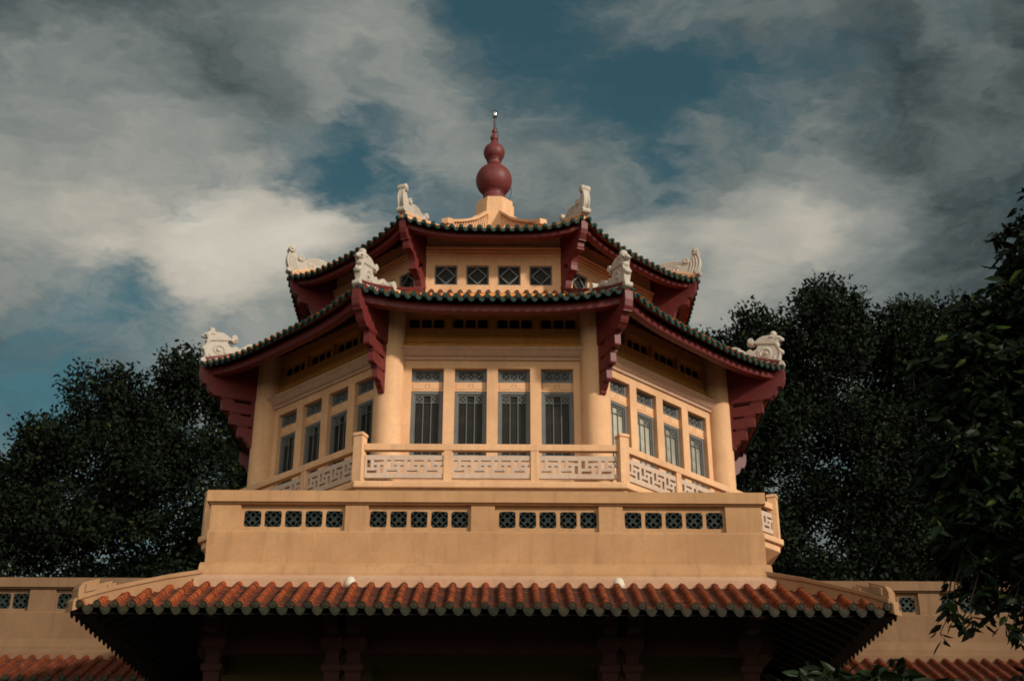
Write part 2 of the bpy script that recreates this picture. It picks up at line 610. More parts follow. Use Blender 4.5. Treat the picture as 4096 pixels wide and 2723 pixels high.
EX = PH + RUN
side_len = (WY + .2) - (PY - RUN)
t_, e_ = roof_slope_flat((PX, PY - RUN, EZ), (1, 0, 0), (0, 1, 0), EX, True, True, .312, 1)
add_roof('porch_roof', t_, e_)
for sgn in (-1, 1):
    half = side_len / 2
    t_, e_ = roof_slope_flat((PX + sgn * EX, PY - RUN + half, EZ), (0, sgn, 0), (-sgn, 0, 0), half, sgn > 0, sgn < 0, .312, 2)
    add_roof('porch_side_roof', t_, e_)
for sgn in (-1, 1):
    half = 12.0
    t_, e_ = roof_slope_flat((sgn * (PH + .1 + half), WY - RUN, EZ), (1, 0, 0), (0, 1, 0), half, False, False, .312, 3)
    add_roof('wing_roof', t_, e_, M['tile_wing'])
    # lower front wall of the wing
    mb = MB()
    a, b = sorted((sgn * (PH - .5), sgn * 30))
    mb.box(a, b, WY + .05, WY + .4, -EYE, 6.6)
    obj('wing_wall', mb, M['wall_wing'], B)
# soffits and rafters below the eaves
mb, mr = MB(), MB()
def soff(p0, p1, inn, trim0, trim1):
    p0, p1, inn = np.array(p0, float), np.array(p1, float), np.array(inn, float)
    d = (p1 - p0) / np.linalg.norm(p1 - p0)
    q = np.array((0, 0, SL))
    base = np.array((0, 0, -.17))
    a0 = p0 + base + inn * .06 + q * .06
    a1 = p1 + base + inn * .06 + q * .06
    b1 = p1 + base + (inn + q) * RUN - d * trim1
    b0 = p0 + base + (inn + q) * RUN + d * trim0
    mb.add([a0, a1, b1, b0], [(0, 1, 2, 3)])
    L = np.linalg.norm(p1 - p0)
    n = int(L / .45)
    for i in range(1, n):
        c = p0 + d * (L * i / n) + base
        tmx = RUN
        if trim0:
            tmx = min(tmx, L * i / n)
        if trim1:
            tmx = min(tmx, L - L * i / n)
        if tmx < .45:
            continue
        e = c + (inn + q) * tmx
        s = c + (inn + q) * .3
        up = np.array((0, 0, 1.0))
        vs = []
        for pp in (s, e):
            for x, z in ((-.05, -.10), (.05, -.10), (.05, 0), (-.05, 0)):
                vs.append(pp + d * x + up * z)
        mr.add(vs, [(0, 1, 2, 3), (4, 5, 6, 7), (0, 1, 5, 4), (1, 2, 6, 5), (2, 3, 7, 6), (3, 0, 4, 7)])
for a_ in (((PX - EX, PY - RUN, EZ), (PX + EX, PY - RUN, EZ), (0, 1, 0), RUN, RUN), ((PX - EX, WY - RUN, EZ), (PX - EX, PY - RUN, EZ), (1, 0, 0), 0, RUN), ((PX + EX, PY - RUN, EZ), (PX + EX, WY - RUN, EZ), (-1, 0, 0), RUN, 0)):
    mb, mr = MB(), MB()
    soff(*a_)
    merge(mb, mr)
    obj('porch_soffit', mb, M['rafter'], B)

# hip ridges of the porch with their stepped end blocks
def hip_ridge(sgn):
    mb = MB()
    s2 = math.sqrt(.5)
    ox, oy = PX + sgn * PH, PY
    mp = lambda r, z, d: (ox + sgn * r * s2 + d * s2, oy - r * s2 + sgn * d * s2, z)
    k = .5 ** .5 * SL
    zr = lambda r: TZ - .03 - r * k
    top = [(-.12, 7.16), (0, 7.134), (.89, 6.835), (1.42, 6.63), (1.95, 6.42), (2.30, 6.265), (2.63, 6.105), (2.70, 6.03)]
    mb.plate(top + [(2.70, 5.84), (2.4, zr(2.4) - .06), (-.12, zr(-.12) - .05)], [], -.13, .13, mp)
    mb.plate([(r, z + .018) for r, z in top[:-1]] + [(r, z - .065) for r, z in reversed(top[:-1])], [], -.165, .165, mp)
    mb.plate([(1.98, 6.37), (1.98, 6.53), (2.235, 6.42), (2.235, 6.52), (2.56, 6.385), (2.62, 6.27), (2.62, 6.08)], [], -.115, .115, mp)
    mb.plate([(2.30, 6.29), (2.30, 6.44), (2.50, 6.36), (2.50, 6.21)], [], -.145, .145, mp)
    mb.plate([(1.92, 6.42), (1.92, 6.50), (2.08, 6.43), (2.08, 6.35)], [], -.15, .15, mp)
    obj('hip_ridge', mb, M['hip'], B, bevel=.01)
for s_ in (-1, 1):
    hip_ridge(s_)
# white mortar caps at the top of the tiles
for x in (-2.66, 2.47):
    mb = MB()
    mb.lathe([(.12, 0), (.125, .08), (.11, .15), (.075, .20), (.02, .225)], 14)
    o = obj('mortar_cap', mb.mesh('mortar_cap', True), M['mortar'], B)
    o.location = (x, PY - .30, 6.72)

# porch colonnade, beam, back wall
def porch_column():
    mb = MB()
    mb.box(-.15, .15, -.15, .15, -EYE, 5.35)
    prof = [(.15, 5.18), (.20, 5.22), (.20, 5.32), (.15, 5.36), (.13, 5.40), (.13, 5.58), (.21, 5.66), (.23, 5.74), (.23, 5.84), (.19, 5.86), (.19, 6.10), (.24, 6.14), (.24, 6.30)]
    c = math.sqrt(2)
    mb.lathe([(r * c, z) for r, z in prof], 4, phase=R(45))
    mb.box(-.12, .12, -.70, -.1, 5.88, 6.06)
    mb.box(-.11, .11, -1.05, -.1, 6.062, 6.22)
    return mb
pc = obj('porch_column', porch_column(), M['red_dark'], B, bevel=.012)
for i, x in enumerate((-5.2, -2.95, -2.55, 2.28, 2.71, 4.95)):
    o = pc if i == 0 else dup(pc)
    o.location = (x, PY + .1, 0)
mb = MB()
mb.box(PX - PH, PX + PH, PY + .30, PY + .55, 5.62, 6.02)
mb.box(PX - PH, PX + PH, PY + .27, PY + .58, 6.022, 6.35)
for s_ in (-1, 1):
    x = PX + s_ * PH
    mb.box(x - .13, x + .13, PY + .6, WY, 5.64, 6.3)
obj('porch_beam', mb, M['red_dark'], B, bevel=.01)
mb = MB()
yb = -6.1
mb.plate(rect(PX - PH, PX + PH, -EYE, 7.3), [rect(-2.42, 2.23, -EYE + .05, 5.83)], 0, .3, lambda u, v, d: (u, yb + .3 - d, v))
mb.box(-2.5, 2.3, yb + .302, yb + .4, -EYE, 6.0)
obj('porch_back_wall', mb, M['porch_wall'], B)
mb = MB()
mb.box(PX - PH + .01, PX + PH - .01, PY + .01, yb, 6.52, 6.6)
obj('porch_ceiling', mb, M['rafter'], B)

# ---------------------------------------------------------------- tower: main storey
RB, AB = 6.20, 5.72
mb = MB()
octprofile(mb, [(6.0, 6.0), (6.0, 8.65), (6.9, 9.22)])
octprofile(mb, [(6.9, 9.22), (6.93, 9.24), (6.93, 9.39), (7.01, 9.395), (7.02, 9.42), (7.02, 9.52), (7.0, 9.545), (6.6, 9.56), (5.4, 9.565)])
obj('balcony_slab', mb, M['wall'], B, bevel=.012)

col = MB()
col.lathe([(.34, 9.55), (.34, 14.6)], 32)
c0 = obj('corner_column', col.mesh('corner_column', True), M['wall'], B)
c0.data.set_sharp_from_angle(angle=R(40))
for i in range(8):
    a = -22.5 + 45 * i
    if i == 0:
        c0.rotation_euler = (0, 0, R(a)); c0.location = Matrix.Rotation(R(a), 3, 'Z') @ Vector((0, -RB, 0))
    else:
        dup(c0, R(a), (0, -RB, 0))

WC = (-1.487, -.492, .503, 1.498)
# wall panel with four openings
def tower_wall():
    mb = MB()
    holes = [rect(c - .37, c + .37, 10.57, 12.735) for c in WC]
    mb.plate(rect(-2.36, 2.36, 9.5, 13.0), holes, AB - .3, AB, front)
    mb.box(-2.36, 2.36, -(AB - .05), -(AB - .3), 13.001, 13.3)
    return mb
def frieze():
    mb = MB()
    # recessed frieze panels with three square vents each
    hs = []
    for c in (-1.555, -.52, .515, 1.55):
        hs.append(rect(c - .463, c + .463, 13.822, 14.205))
    mb.plate(rect(-2.3, 2.3, 13.5, 14.75), hs, AB - .3, 5.60, front)
    for c in (-1.555, -.52, .515, 1.55):
        vs = [wobbly(rounded(c + .284 * j, 13.978, .236, .236, .035, 3), .004) for j in (-1, 0, 1)]
        mb.plate(rect(c - .462, c + .462, 13.823, 14.204), vs, 5.43, 5.50, front)
        mb.plate([(0, 14.205), (.105, 14.205), (.0, 14.15)], [], c - .463, c + .463, lambda u, v, d: (d, -(5.50 + u), v))
    mb.plate([(0, 13.19), (.34, 13.19), (.30, 13.24), (.06, 13.30), (.06, 13.40), (0, 13.5)], [], -2.25, 2.25, lambda u, v, d: (d, -(5.60 + u), v))
    mb.box(-2.25, 2.25, -5.645, -5.5, 13.45, 13.555)
    return mb
def cornice():
    mb = MB()
    prof = [(0, 12.93), (.07, 12.93), (.085, 12.975), (.085, 12.99), (.06, 13.0), (.09, 13.01), (.13, 13.04), (.20, 13.12), (.25, 13.16), (.25, 13.20), (0, 13.21)]
    n = len(prof)
    vs = []
    for sg in (-1, 1):
        for a, z in prof:
            vs.append((sg * (2.05 + a * .7), -(AB - .02 + a), z))
    fs = [(i, (i + 1) % n, (i + 1) % n + n, i + n) for i in range(n)]
    fs += [tuple(range(n)), tuple(range(2 * n - 1, n - 1, -1))]
    mb.add(vs, fs)
    return mb
first = {}
def on_sides(name, me, mat, sides, bevel=0.0, parent=None):
    o = obj(name, me, mat, parent or B, bevel=bevel)
    r = []
    for i, k in enumerate(sides):
        if i == 0:
            o.rotation_euler = (0, 0, R(45 * k)); r.append(o)
        else:
            r.append(dup(o, R(45 * k)))
    return r
ALL8 = (0, 1, -1, 2, -2, 3, -3, 4)
VIS3 = (0, 1, -1)
on_sides('tower_wall', tower_wall(), M['wall'], ALL8, bevel=.008)
on_sides('frieze', frieze(), M['wall_shade'], ALL8)
on_sides('cornice', cornice(), M['wall_pale'], ALL8, bevel=.006)

# windows: local frame centred on the opening, outward = -Y, at the wall face
def lower_window():
    fr, gl, lt = MB(), MB(), MB()
    z0, z1 = 10.57, 12.20
    fr.plate(rect(-.37, .37, z0, z1), [rect(-.30, .30, z0 + .07, z1 - .065)], -.20, -.115, front)
    fr.plate(rect(-.301, .301, z0 + .069, z1 - .064), [rect(-.272, .272, z0 + .10, z1 - .10)], -.20, -.145, front)
    for u in (-.091, .091):
        fr.box(u - .009, u + .009, .158, .185, z0 + .1, z1 - .1)
    zt = z1 - .10 - .165
    fr.box(-.272, .272, .160, .184, zt - .008, zt + .008)
    for c in (0,):
        a, b, h = c - .078, c + .078, .072
        cz = zt + .086
        lt.plate(rect(a, b, cz - .074, cz + .072), [rect(a + .012, b - .012, cz - .062, cz + .060)], -.19, -.166, front)
        for sg in (-1, 1):
            lt.plate([(c - .070, cz - sg * .066 - .012), (c - .052, cz - sg * .066 - .012) if sg > 0 else (c - .052, cz + .066 - .012),
                      (c + .070, cz + sg * .066 + .006), (c + .052, cz + sg * .066 + .008)] if False else
                     [(c - .068 - .008, cz - sg * .060), (c - .068 + .010, cz - sg * (.060 + .010)), (c + .068 + .008, cz + sg * .060), (c + .068 - .010, cz + sg * (.060 + .010))],
                     [], -.19, -.163 - .001 * sg, front)
        lt.plate(rect(c - .014, c + .014, cz - .014, cz + .014), [], -.19, -.158, front)
    gl.plate(rect(-.30, .30, z0 + .05, z1 - .05), [], -.215, -.188, front)
    return fr, lt, gl
def transom():
    fr, gl, lt = MB(), MB(), MB()
    z0, z1 = 12.425, 12.735
    fr.plate(rect(-.37, .37, z0, z1 + .03), [rect(-.30, .30, z0 + .06, z1 - .03)], -.20, -.115, front)
    fr.plate(rect(-.301, .301, z0 + .059, z1 - .029), [rect(-.272, .272, z0 + .078, z1 - .05)], -.20, -.145, front)
    for u in (-.091, .091):
        fr.box(u - .009, u + .009, .158, .185, z0 + .07, z1 - .04)
    za, zb = z0 + .085, z1 - .055
    cz, hh = (za + zb) / 2, (zb - za) / 2
    for c in (-.182, 0, .182):
        a, b = c - .078, c + .078
        lt.plate(rect(a, b, za, zb), [rect(a + .010, b - .010, za + .010, zb - .010)], -.19, -.166, front)
        for sg in (-1, 1):
            lt.plate([(c - .076, cz - sg * (hh - .016)), (c - .060, cz - sg * (hh - .002)), (c + .076, cz + sg * (hh - .016)), (c + .060, cz + sg * (hh - .002))], [], -.19, -.163 - .001 * sg, front)
        lt.plate(rect(c - .014, c + .014, cz - .014, cz + .014), [], -.19, -.158, front)
    gl.plate(rect(-.30, .30, z0 + .04, z1 - .02), [], -.215, -.188, front)
    return fr, lt, gl
def spandrel():
    mb = MB()
    z0, z1 = 12.20, 12.425
    mb.plate(rect(-.37, .37, z0, z1), [], -.20, -.10, front)
    return mb
def spandrel_lines():
    mb = MB()
    za, zb = 12.245, 12.385
    w = .011
    for sg in (-1, 1):
        pts = [(sg * .335, za), (sg * .335, za + w), (sg * .085, za + w), (sg * .075, za)]
        mb.plate(pts, [], -.11, -.0985, front)
        mb.plate([(sg * .345, za), (sg * .345, zb), (sg * .335, zb), (sg * .335, za)], [], -.11, -.0985, front)
        cz = (za + zb) / 2 + .01
        mb.plate([(sg * .075, cz - .01), (sg * .062, cz - .01), (sg * .012, zb), (sg * .030, zb)], [], -.11, -.0985, front)
        mb.plate([(sg * .062, cz - .03), (sg * .048, cz - .03), (sg * .008, za + .004), (sg * .024, za + .004)], [], -.11, -.0985, front)
    return mb
groove = paint('incised_line_shadow', (.36, .13, .03), 0.9)
def place_slots(o, slots, sides, y, sunlit=None):
    n = 0
    for k in sides:
        for c in slots:
            if n == 0:
                o.rotation_euler = (0, 0, R(45 * k)); o.location = Matrix.Rotation(R(45 * k), 3, 'Z') @ Vector((c, y, 0))
            else:
                q = dup(o, R(45 * k), (c, y, 0))
                if sunlit and k == 1:  # right-face panes take the lighter glass with sunlight in its colour
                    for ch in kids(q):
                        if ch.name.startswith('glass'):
                            if 'me' not in sunlit:
                                sunlit['me'] = ch.data.copy()
                                sunlit['me'].materials.clear()
                                sunlit['me'].materials.append(M['glass_sunlit'])
                            ch.data = sunlit['me']
            n += 1
fr, lt, gl = lower_window()
w = obj('window', fr, M['frame'], B, bevel=.004)
for u_ in (-.182, .182):
    obj('muntin_cross', lt, M['frame'], w).location = (u_, 0, 0)
obj('glass', gl, M['glass'], w)
place_slots(w, WC, VIS3, -AB, {'on': 1})
fr, lt, gl = transom()
w = obj('transom_window', fr, M['frame'], B, bevel=.004)
obj('muntin_cross', lt, M['frame'], w); obj('glass', gl, M['glass'], w)
place_slots(w, WC, VIS3, -AB)
w = obj('spandrel_panel', spandrel(), M['wall'], B)
obj('incised_ornament', spandrel_lines(), groove, w)
place_slots(w, WC, VIS3, -AB)
# closed backing so the rooms read dark
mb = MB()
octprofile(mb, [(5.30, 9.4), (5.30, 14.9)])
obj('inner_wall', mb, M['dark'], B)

vg = obj('vent_grille', grille_mesh(.236, .236), M['grille'], B)
slots = [c + .284 * j for c in (-1.555, -.52, .515, 1.55) for j in (-1, 0, 1)]
n = 0
for k in VIS3:
    for c in slots:
        o = vg if n == 0 else dup(vg)
        o.rotation_euler = (0, 0, R(45 * k))
        o.location = Matrix.Rotation(R(45 * k), 3, 'Z') @ Vector((c, -5.49, 13.978))
        n += 1

# ---------------------------------------------------------------- balcony railing
RA = 6.84
HW = RA * T22
def fret_panel(w):
    mb = MB()
    zb0, zb1, zt0, zt1 = 9.655, 9.765, 10.06, 10.175
    unit, H = w / 3.92, zt0 - zb1
    holes = []
    for i in range(4):
        u0 = -w / 2 - unit * .05 + i * unit
        X = lambda x: u0 + unit * x / 445
        Z = lambda y: zt0 - H * y / 290
        for x0, x1, y0, y1 in ((75, 152, 2, 165), (227, 440, 2, 50), (227, 293, 117, 165), (367, 440, 117, 288), (75, 290, 235, 288)):
            a, b = max(X(x0), -w / 2 + .012), min(X(x1), w / 2 - .012)
            if b - a > .02:
                holes.append(rect(a, b, Z(y1), Z(y0)))
    mb.plate(rect(-w / 2, w / 2, zb0, zt1), holes, -.045, .03, front)
    return mb
def railing():
    mb = MB()
    mb.box(-HW + .10, HW - .10, -.07, .07, 10.275, 10.425)
    for u in (-.935, .935):
        mb.box(u - .09, u + .09, -.062, .068, 9.56, 10.276)
    return mb
def railing_post():
    mb = MB()
    c = math.sqrt(2)
    mb.box(-.11, .11, -.11, .11, 9.56, 10.575)
    mb.lathe([(.10 * c, 10.575), (.10 * c, 10.59), (.125 * c, 10.60), (.125 * c, 10.655), (.11 * c, 10.675)], 4, phase=R(45))
    return mb
rl = obj('balcony_railing', railing(), M['wall'], B, bevel=.012)
pw = (HW - .11 - .935 - .09)
fp = fret_panel(1.69)
for i, u in enumerate((-1.87, 0, 1.87)):
    o = obj('fret_panel', fp.mesh('fret_panel') if i == 0 else fmesh, M['fret'], rl, bevel=.006)
    fmesh = o.data
    o.location = (u, 0, 0)
ps = obj('railing_post', railing_post(), M['wall'], rl, bevel=.012)
ps.location = (HW, 0, 0)
ps.rotation_euler = (0, 0, R(22.5))
for i, k in enumerate((0, 1, -1, 2, -2, 3, -3, 4)):
    if i == 0:
        rl.location = (0, -RA, 0)
    else:
        dup(rl, R(45 * k), (0, -RA, 0))

# ---------------------------------------------------------------- octagonal eaved roofs
def oct_roof(a_mid, a_tip, z0, lift, slope, curve, a_in, pitch, rad, drip, soff_in, soff_z, fas):
    """eight tiled slopes with upturned corners; a_mid/a_tip apothem of the eave edge at the middle/corner"""
    half = a_tip * T22
    Tn = a_mid - a_in
    def edge(s):
        q = min(1.0, abs(s) / half)
        return a_mid + (a_tip - a_mid) * q ** 3, lift * q ** 3.2
    def S(s, t):
        a, l = edge(s * 1.0)
        k = max(0.0, 1 - t / Tn)
        return (s, -(a - t), z0 + l * k * k + slope * t + curve * t * t)
    beta = math.atan(slope + .1)
    N = (0, -math.sin(beta), math.cos(beta))
    n = int((2 * half - .14) / pitch)
    ribs = [(i - n / 2) * pitch for i in range(n + 1)]
    tmax = lambda s: max(.06, min(Tn, (a_mid + .06) - abs(s) / T22))
    tm, em, fm, sm, rm = MB(), MB(), MB(), MB(), MB()
    tile_slope(tm, S, N, ribs, tmax, .15, rad, pitch, seed=5)
    eave_trim(em, S, (0, -1, 0), ribs, rad, pitch, drip)
    # slab under the tiles
    rows = []
    for t in np.linspace(0.02, Tn, 8):
        hw = (a_tip - t) * T22
        rows.append([np.array(S(s, t)) - np.array(N) * .05 for s in np.linspace(-hw, hw, 21)])
    tm.grid(rows)
    # fascia: a rounded board that follows the eave
    f_out, f_top, f_h, f_th = fas
    prof = [(0.0, f_top), (.02, f_top - .02), (.03, f_top - f_h * .4), (.03, f_top - f_h * .75), (.012, f_top - f_h * .95), (-.03, f_top - f_h), (-f_th, f_top - f_h), (-f_th, f_top)]
    rows = []
    for s in np.linspace(-half, half, 41):
        a, l = edge(s)
        sc = (a - f_out) / a
        rows.append([(s * sc, -(a - f_out + dx), z0 + l * .92 + dz) for dx, dz in prof + prof[:1]])
    fm.grid(rows)
    # raised end pieces next to the corners
    for sg in (-1, 1):
        rows = []
        for q in np.linspace(.80, 1.0, 9):
            s = sg * q * half
            a, l = edge(s)
            sc = (a - f_out) / a
            rows.append([(s * sc, -(a - f_out + dx * 1.0 + (.012 if dx >= 0 else 0)), z0 + l * .92 + dz - (.012 if dz < f_top - f_h * .5 else -.004)) for dx, dz in prof + prof[:1]])
        fm.grid(rows)
    # soffit and its rafters
    rows = []
    for j, k in enumerate(np.linspace(0, 1, 5)):
        row = []
        for s in np.linspace(-half, half, 21):
            a, l = edge(s)
            a0 = a - f_out - .03
            aa = a0 + (soff_in - a0) * k
            row.append((s * aa / a, -aa, (z0 + l * .92 + f_top - .03) * (1 - k) + soff_z * k))
        rows.append(row)
    sm.grid(rows)
    nr = int(2 * half / .3)
    for i in range(1, nr):
        s = -half + 2 * half * i / nr
        a, l = edge(s)
        a0 = a - f_out - .04
        ai = max(soff_in, abs(s) / T22 + .05)
        if a0 - ai < .15:
            continue
        kk = (a0 - ai) / (a0 - soff_in)
        za, zb = z0 + l * .92 + f_top - .04, (z0 + l * .92 + f_top - .03) * (1 - kk) + soff_z * kk - .01
        vs = []
        for aa, zz in ((a0, za), (ai, zb)):
            for x, dz in ((-.04, -.09), (.04, -.09), (.04, 0), (-.04, 0)):
                vs.append((s + x, -aa, zz + dz))
        rm.add(vs, [(0, 1, 2, 3), (4, 5, 6, 7), (0, 1, 5, 4), (1, 2, 6, 5), (2, 3, 7, 6), (3, 0, 4, 7)])
    return tm, em, fm, sm, rm, S

def put_roof(name, parts, mat):
    tm, em, fm, sm, rm, S = parts
    def eight(mb, nm, smooth, recalc=False):
        big = MB()
        v = np.array(mb.v)
        for k in range(8):
            a = R(45 * k)
            c, s = math.cos(a), math.sin(a)
            w = v.copy()
            w[:, 0] = v[:, 0] * c - v[:, 1] * s
            w[:, 1] = v[:, 0] * s + v[:, 1] * c
            n = len(big.v)
            big.m.update({i + len(big.f): q for i, q in mb.m.items()})
            big.v.extend(map(tuple, w.tolist()))
            big.f.extend([tuple(i + n for i in f) for f in mb.f])
        return big.mesh(nm, smooth, recalc)
    o = obj(name, eight(tm, name, True), (mat, M['joint']), B)
    obj('eave_trim', eight(em, 'eave_trim', False), M['green'], o)
    f = obj('fascia', eight(fm, 'fascia', True), M['red'], o)
    f.data.set_sharp_from_angle(angle=R(50))
    n = len(sm.f)
    sm.add(rm.v, rm.f)
    sm.m.update({i: 1 for i in range(n, len(sm.f))})
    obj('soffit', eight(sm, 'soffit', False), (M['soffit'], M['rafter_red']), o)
    return o

low = oct_roof(7.30, 7.39, 13.785, .22, .50, .018, 4.2, .236, .056, .112, 5.5, 14.62, (.26, -.05, .20, .16))
lower_roof = put_roof('lower_roof', low, M['tile_dark'])
upp = oct_roof(5.44, 5.505, 16.645, .30, .46, .006, .42, .228, .054, .105, 4.2, 17.25, (.22, -.04, .15, .14))
upper_roof = put_roof('upper_roof', upp, M['tile_dark'])

# ---------------------------------------------------------------- corner brackets (local frame: r outward along -Y)
fin = lambda r, z, d: (d, -r, z)
def arc(cx, cz, r, a0, a1, n=6):
    return [(cx + r * math.cos(R(a0 + (a1 - a0) * i / n)), cz + r * math.sin(R(a0 + (a1 - a0) * i / n))) for i in range(n + 1)]
def lower_bracket():
    mb = MB()
    main = [(6.40, 14.55), (7.0, 14.30), (7.62, 14.03), (7.93, 14.03), (7.985, 13.93), (7.985, 13.72), (7.95, 13.57), (7.90, 13.49), (7.86, 13.455), (7.80, 13.45),
            (7.765, 13.40), (7.735, 13.33), (7.70, 13.27), (7.64, 13.24), (7.58, 13.185), (7.40, 13.18), (6.42, 13.19)]
    mb.plate(main, [], -.10, .10, fin)
    # inner dark panel line: thinner plate below the soffit is part of the same fin
    slots = [[(6.66, 13.185), (7.12, 13.16), (7.06, 13.09), (6.65, 13.085)]]
    a1 = [(6.42, 13.192), (7.38, 13.192), (7.40, 13.15), (7.375, 13.14), (7.375, 12.93)] + arc(7.315, 12.90, .06, 0, -90, 4) + [(7.10, 12.838), (6.42, 12.83)]
    mb.plate(a1, [[(6.62, 13.165), (7.10, 13.165), (7.05, 13.085), (6.62, 13.08)]], -.075, .075, fin)
    a2 = [(6.42, 12.832), (7.15, 12.832), (7.165, 12.785), (7.14, 12.775), (7.14, 12.58)] + arc(7.08, 12.56, .06, 0, -90, 4) + [(6.90, 12.50), (6.42, 12.495)]
    mb.plate(a2, [[(6.60, 12.815), (6.90, 12.81), (6.85, 12.755), (6.60, 12.75)]], -.073, .073, fin)
    a3 = [(6.42, 12.497), (6.93, 12.497), (6.945, 12.475), (6.915, 12.465), (6.915, 12.25)] + arc(6.86, 12.24, .055, 0, -90, 4) + [(6.76, 12.19), (6.72, 12.12), (6.68, 12.08), (6.62, 12.03), (6.60, 11.98), (6.57, 11.955), (6.42, 11.97)]
    mb.plate(a3, [[(6.57, 12.49), (6.67, 12.485), (6.645, 12.44), (6.57, 12.435)]], -.071, .071, fin)
    for r1, z in ((7.40, 13.165), (7.165, 12.80), (6.945, 12.475)):
        mb.box(-.092, .092, -(r1 + .012), -(r1 - .26), z - .014, z + .012)
        mb.box(-.082, .082, -(r1 - .004), -(r1 - .24), z - .034, z - .015)
    mb.box(-.112, .112, -7.90, -7.80, 13.462, 13.485)
    return mb
def upper_bracket():
    mb = MB()
    main = [(4.45, 17.2), (4.9, 17.10), (5.45, 16.97), (5.85, 16.93), (5.87, 16.86), (5.85, 16.66), (5.81, 16.55), (5.73, 16.43), (5.69, 16.40), (5.65, 16.385), (5.635, 16.35),
            (5.62, 16.27), (5.595, 16.225), (5.55, 16.20), (5.37, 16.19), (5.335, 16.15), (5.29, 16.09), (5.25, 16.02), (5.23, 15.94), (5.222, 15.86), (5.20, 15.81), (5.13, 15.78), (5.06, 15.75),
            (4.99, 15.70), (4.92, 15.66), (4.90, 15.58), (4.86, 15.46), (4.76, 15.42), (4.45, 15.42)]
    hole = [(4.78, 16.14)] + [(4.93, 16.12), (5.02, 16.05), (5.06, 15.96), (5.05, 15.89), (5.01, 15.95), (4.92, 16.0), (4.84, 16.03), (4.78, 16.06)]
    mb.plate(main, [hole], -.085, .085, fin)
    for r, z in ((5.71, 16.405), (5.60, 16.215)):
        mb.box(-.098, .098, -(r + .01), -(r - .12), z - .012, z + .012)
    mb.box(-.10, .10, -5.26, -5.0, 15.80, 15.83)
    return mb
VROT = [-22.5 + 45 * i for i in range(8)]
lb = obj('corner_bracket', lower_bracket(), M['red'], B, bevel=.012)
for i, a in enumerate(VROT):
    if i == 0:
        lb.rotation_euler = (0, 0, R(a))
    else:
        dup(lb, R(a))
ub = obj('eave_bracket', upper_bracket(), M['red'], B, bevel=.012)
for i, a in enumerate(VROT):
    if i == 0:
        ub.rotation_euler = (0, 0, R(a))
    else:
        dup(ub, R(a))
# hip ridges of the two roofs
def hip(points, wd, ht):
    mb = MB()
    top = [(r, z + ht) for r, z in points]
    bot = [(r, z - .12) for r, z in reversed(points)]
    mb.plate(top + bot, [], -wd, wd, fin)
    mb.plate([(r, z + ht + .02) for r, z in points] + [(r, z + ht - .05) for r, z in reversed(points)], [], -wd * 1.15, wd * 1.15, fin)
    return mb
CV = math.cos(R(22.5))
def roofline(S, a_tip, z0, lift, slope, curve, a_mid, a_in, rs):
    out = []
    for r in rs:
        t = max(0.0, a_mid - r * CV)
        k = max(0.0, 1 - t / (a_mid - a_in))
        out.append((r, z0 + lift * k * k + slope * t + curve * t * t))
    return out
lower_hip = roofline(None, 7.39, 13.785, .24, .50, .018, 7.30, 4.2, (7.93, 7.6, 7.2, 6.8, 6.4, 6.0, 5.5, 5.0, 4.6))
hp = obj('roof_ridge', hip(lower_hip, .085, .13), M['red'], B, bevel=.01)
for i, a in enumerate(VROT):
    if i == 0:
        hp.rotation_euler = (0, 0, R(a))
    else:
        dup(hp, R(a))
upper_hip = roofline(None, 5.505, 16.645, .32, .46, .006, 5.44, .42, (5.86, 5.6, 5.2, 4.8, 4.4, 3.9, 3.3, 2.6, 1.8, 1.0, .5))
hp = obj('crown_ridge', hip(upper_hip, .075, .10), M['wall'], B, bevel=.01)
for i, a in enumerate(VROT):
    if i == 0:
        hp.rotation_euler = (0, 0, R(a))
    else:
        dup(hp, R(a))

# ---------------------------------------------------------------- carved roof ornaments
def carve(name, mb, voxel):
    me = mb.mesh(name)
    o = bpy.data.objects.new(name, me)
    COL.objects.link(o)
    m = o.modifiers.new('r', 'REMESH'); m.mode = 'VOXEL'; m.voxel_size = voxel
    s = o.modifiers.new('s', 'SMOOTH'); s.factor = .5; s.iterations = 1
    dg = bpy.context.evaluated_depsgraph_get()
    dg.update()
    me2 = bpy.data.meshes.new_from_object(o.evaluated_get(dg))
    bpy.data.objects.remove(o)
    bpy.data.meshes.remove(me)
    me2.name = name
    for p in me2.polygons:
        p.use_smooth = True
    return me2
def spiral(cr, cz, r0, r1, turns, a0, d, n=22, flip=1):
    return [(d, -(cr + (r0 + (r1 - r0) * i / n) * math.cos(R(a0) + flip * turns * 2 * math.pi * i / n)), cz + (r0 + (r1 - r0) * i / n) * math.sin(R(a0) + flip * turns * 2 * math.pi * i / n)) for i in range(n + 1)]
def disc(mb, r, z, rad, d, seg=20):
    mb.plate([(r + rad * math.cos(2 * math.pi * i / seg), z + rad * math.sin(2 * math.pi * i / seg)) for i in range(seg)], [], -d, d, fin)
def hipz(hip_pts, r):
    pts = sorted(hip_pts)
    return float(np.interp(r, [p[0] for p in pts], [p[1] for p in pts]))
def ballv(mb, r, z, rad, half):
    """a rounded boss across the ornament's thickness"""
    rows = []
    for i in range(9):
        a = math.pi * i / 8
        rows.append([(half * math.cos(a), -(r + rad * math.sin(a) * math.cos(2 * math.pi * j / 14)), z + rad * math.sin(a) * math.sin(2 * math.pi * j / 14)) for j in range(15)])
    mb.grid(rows)
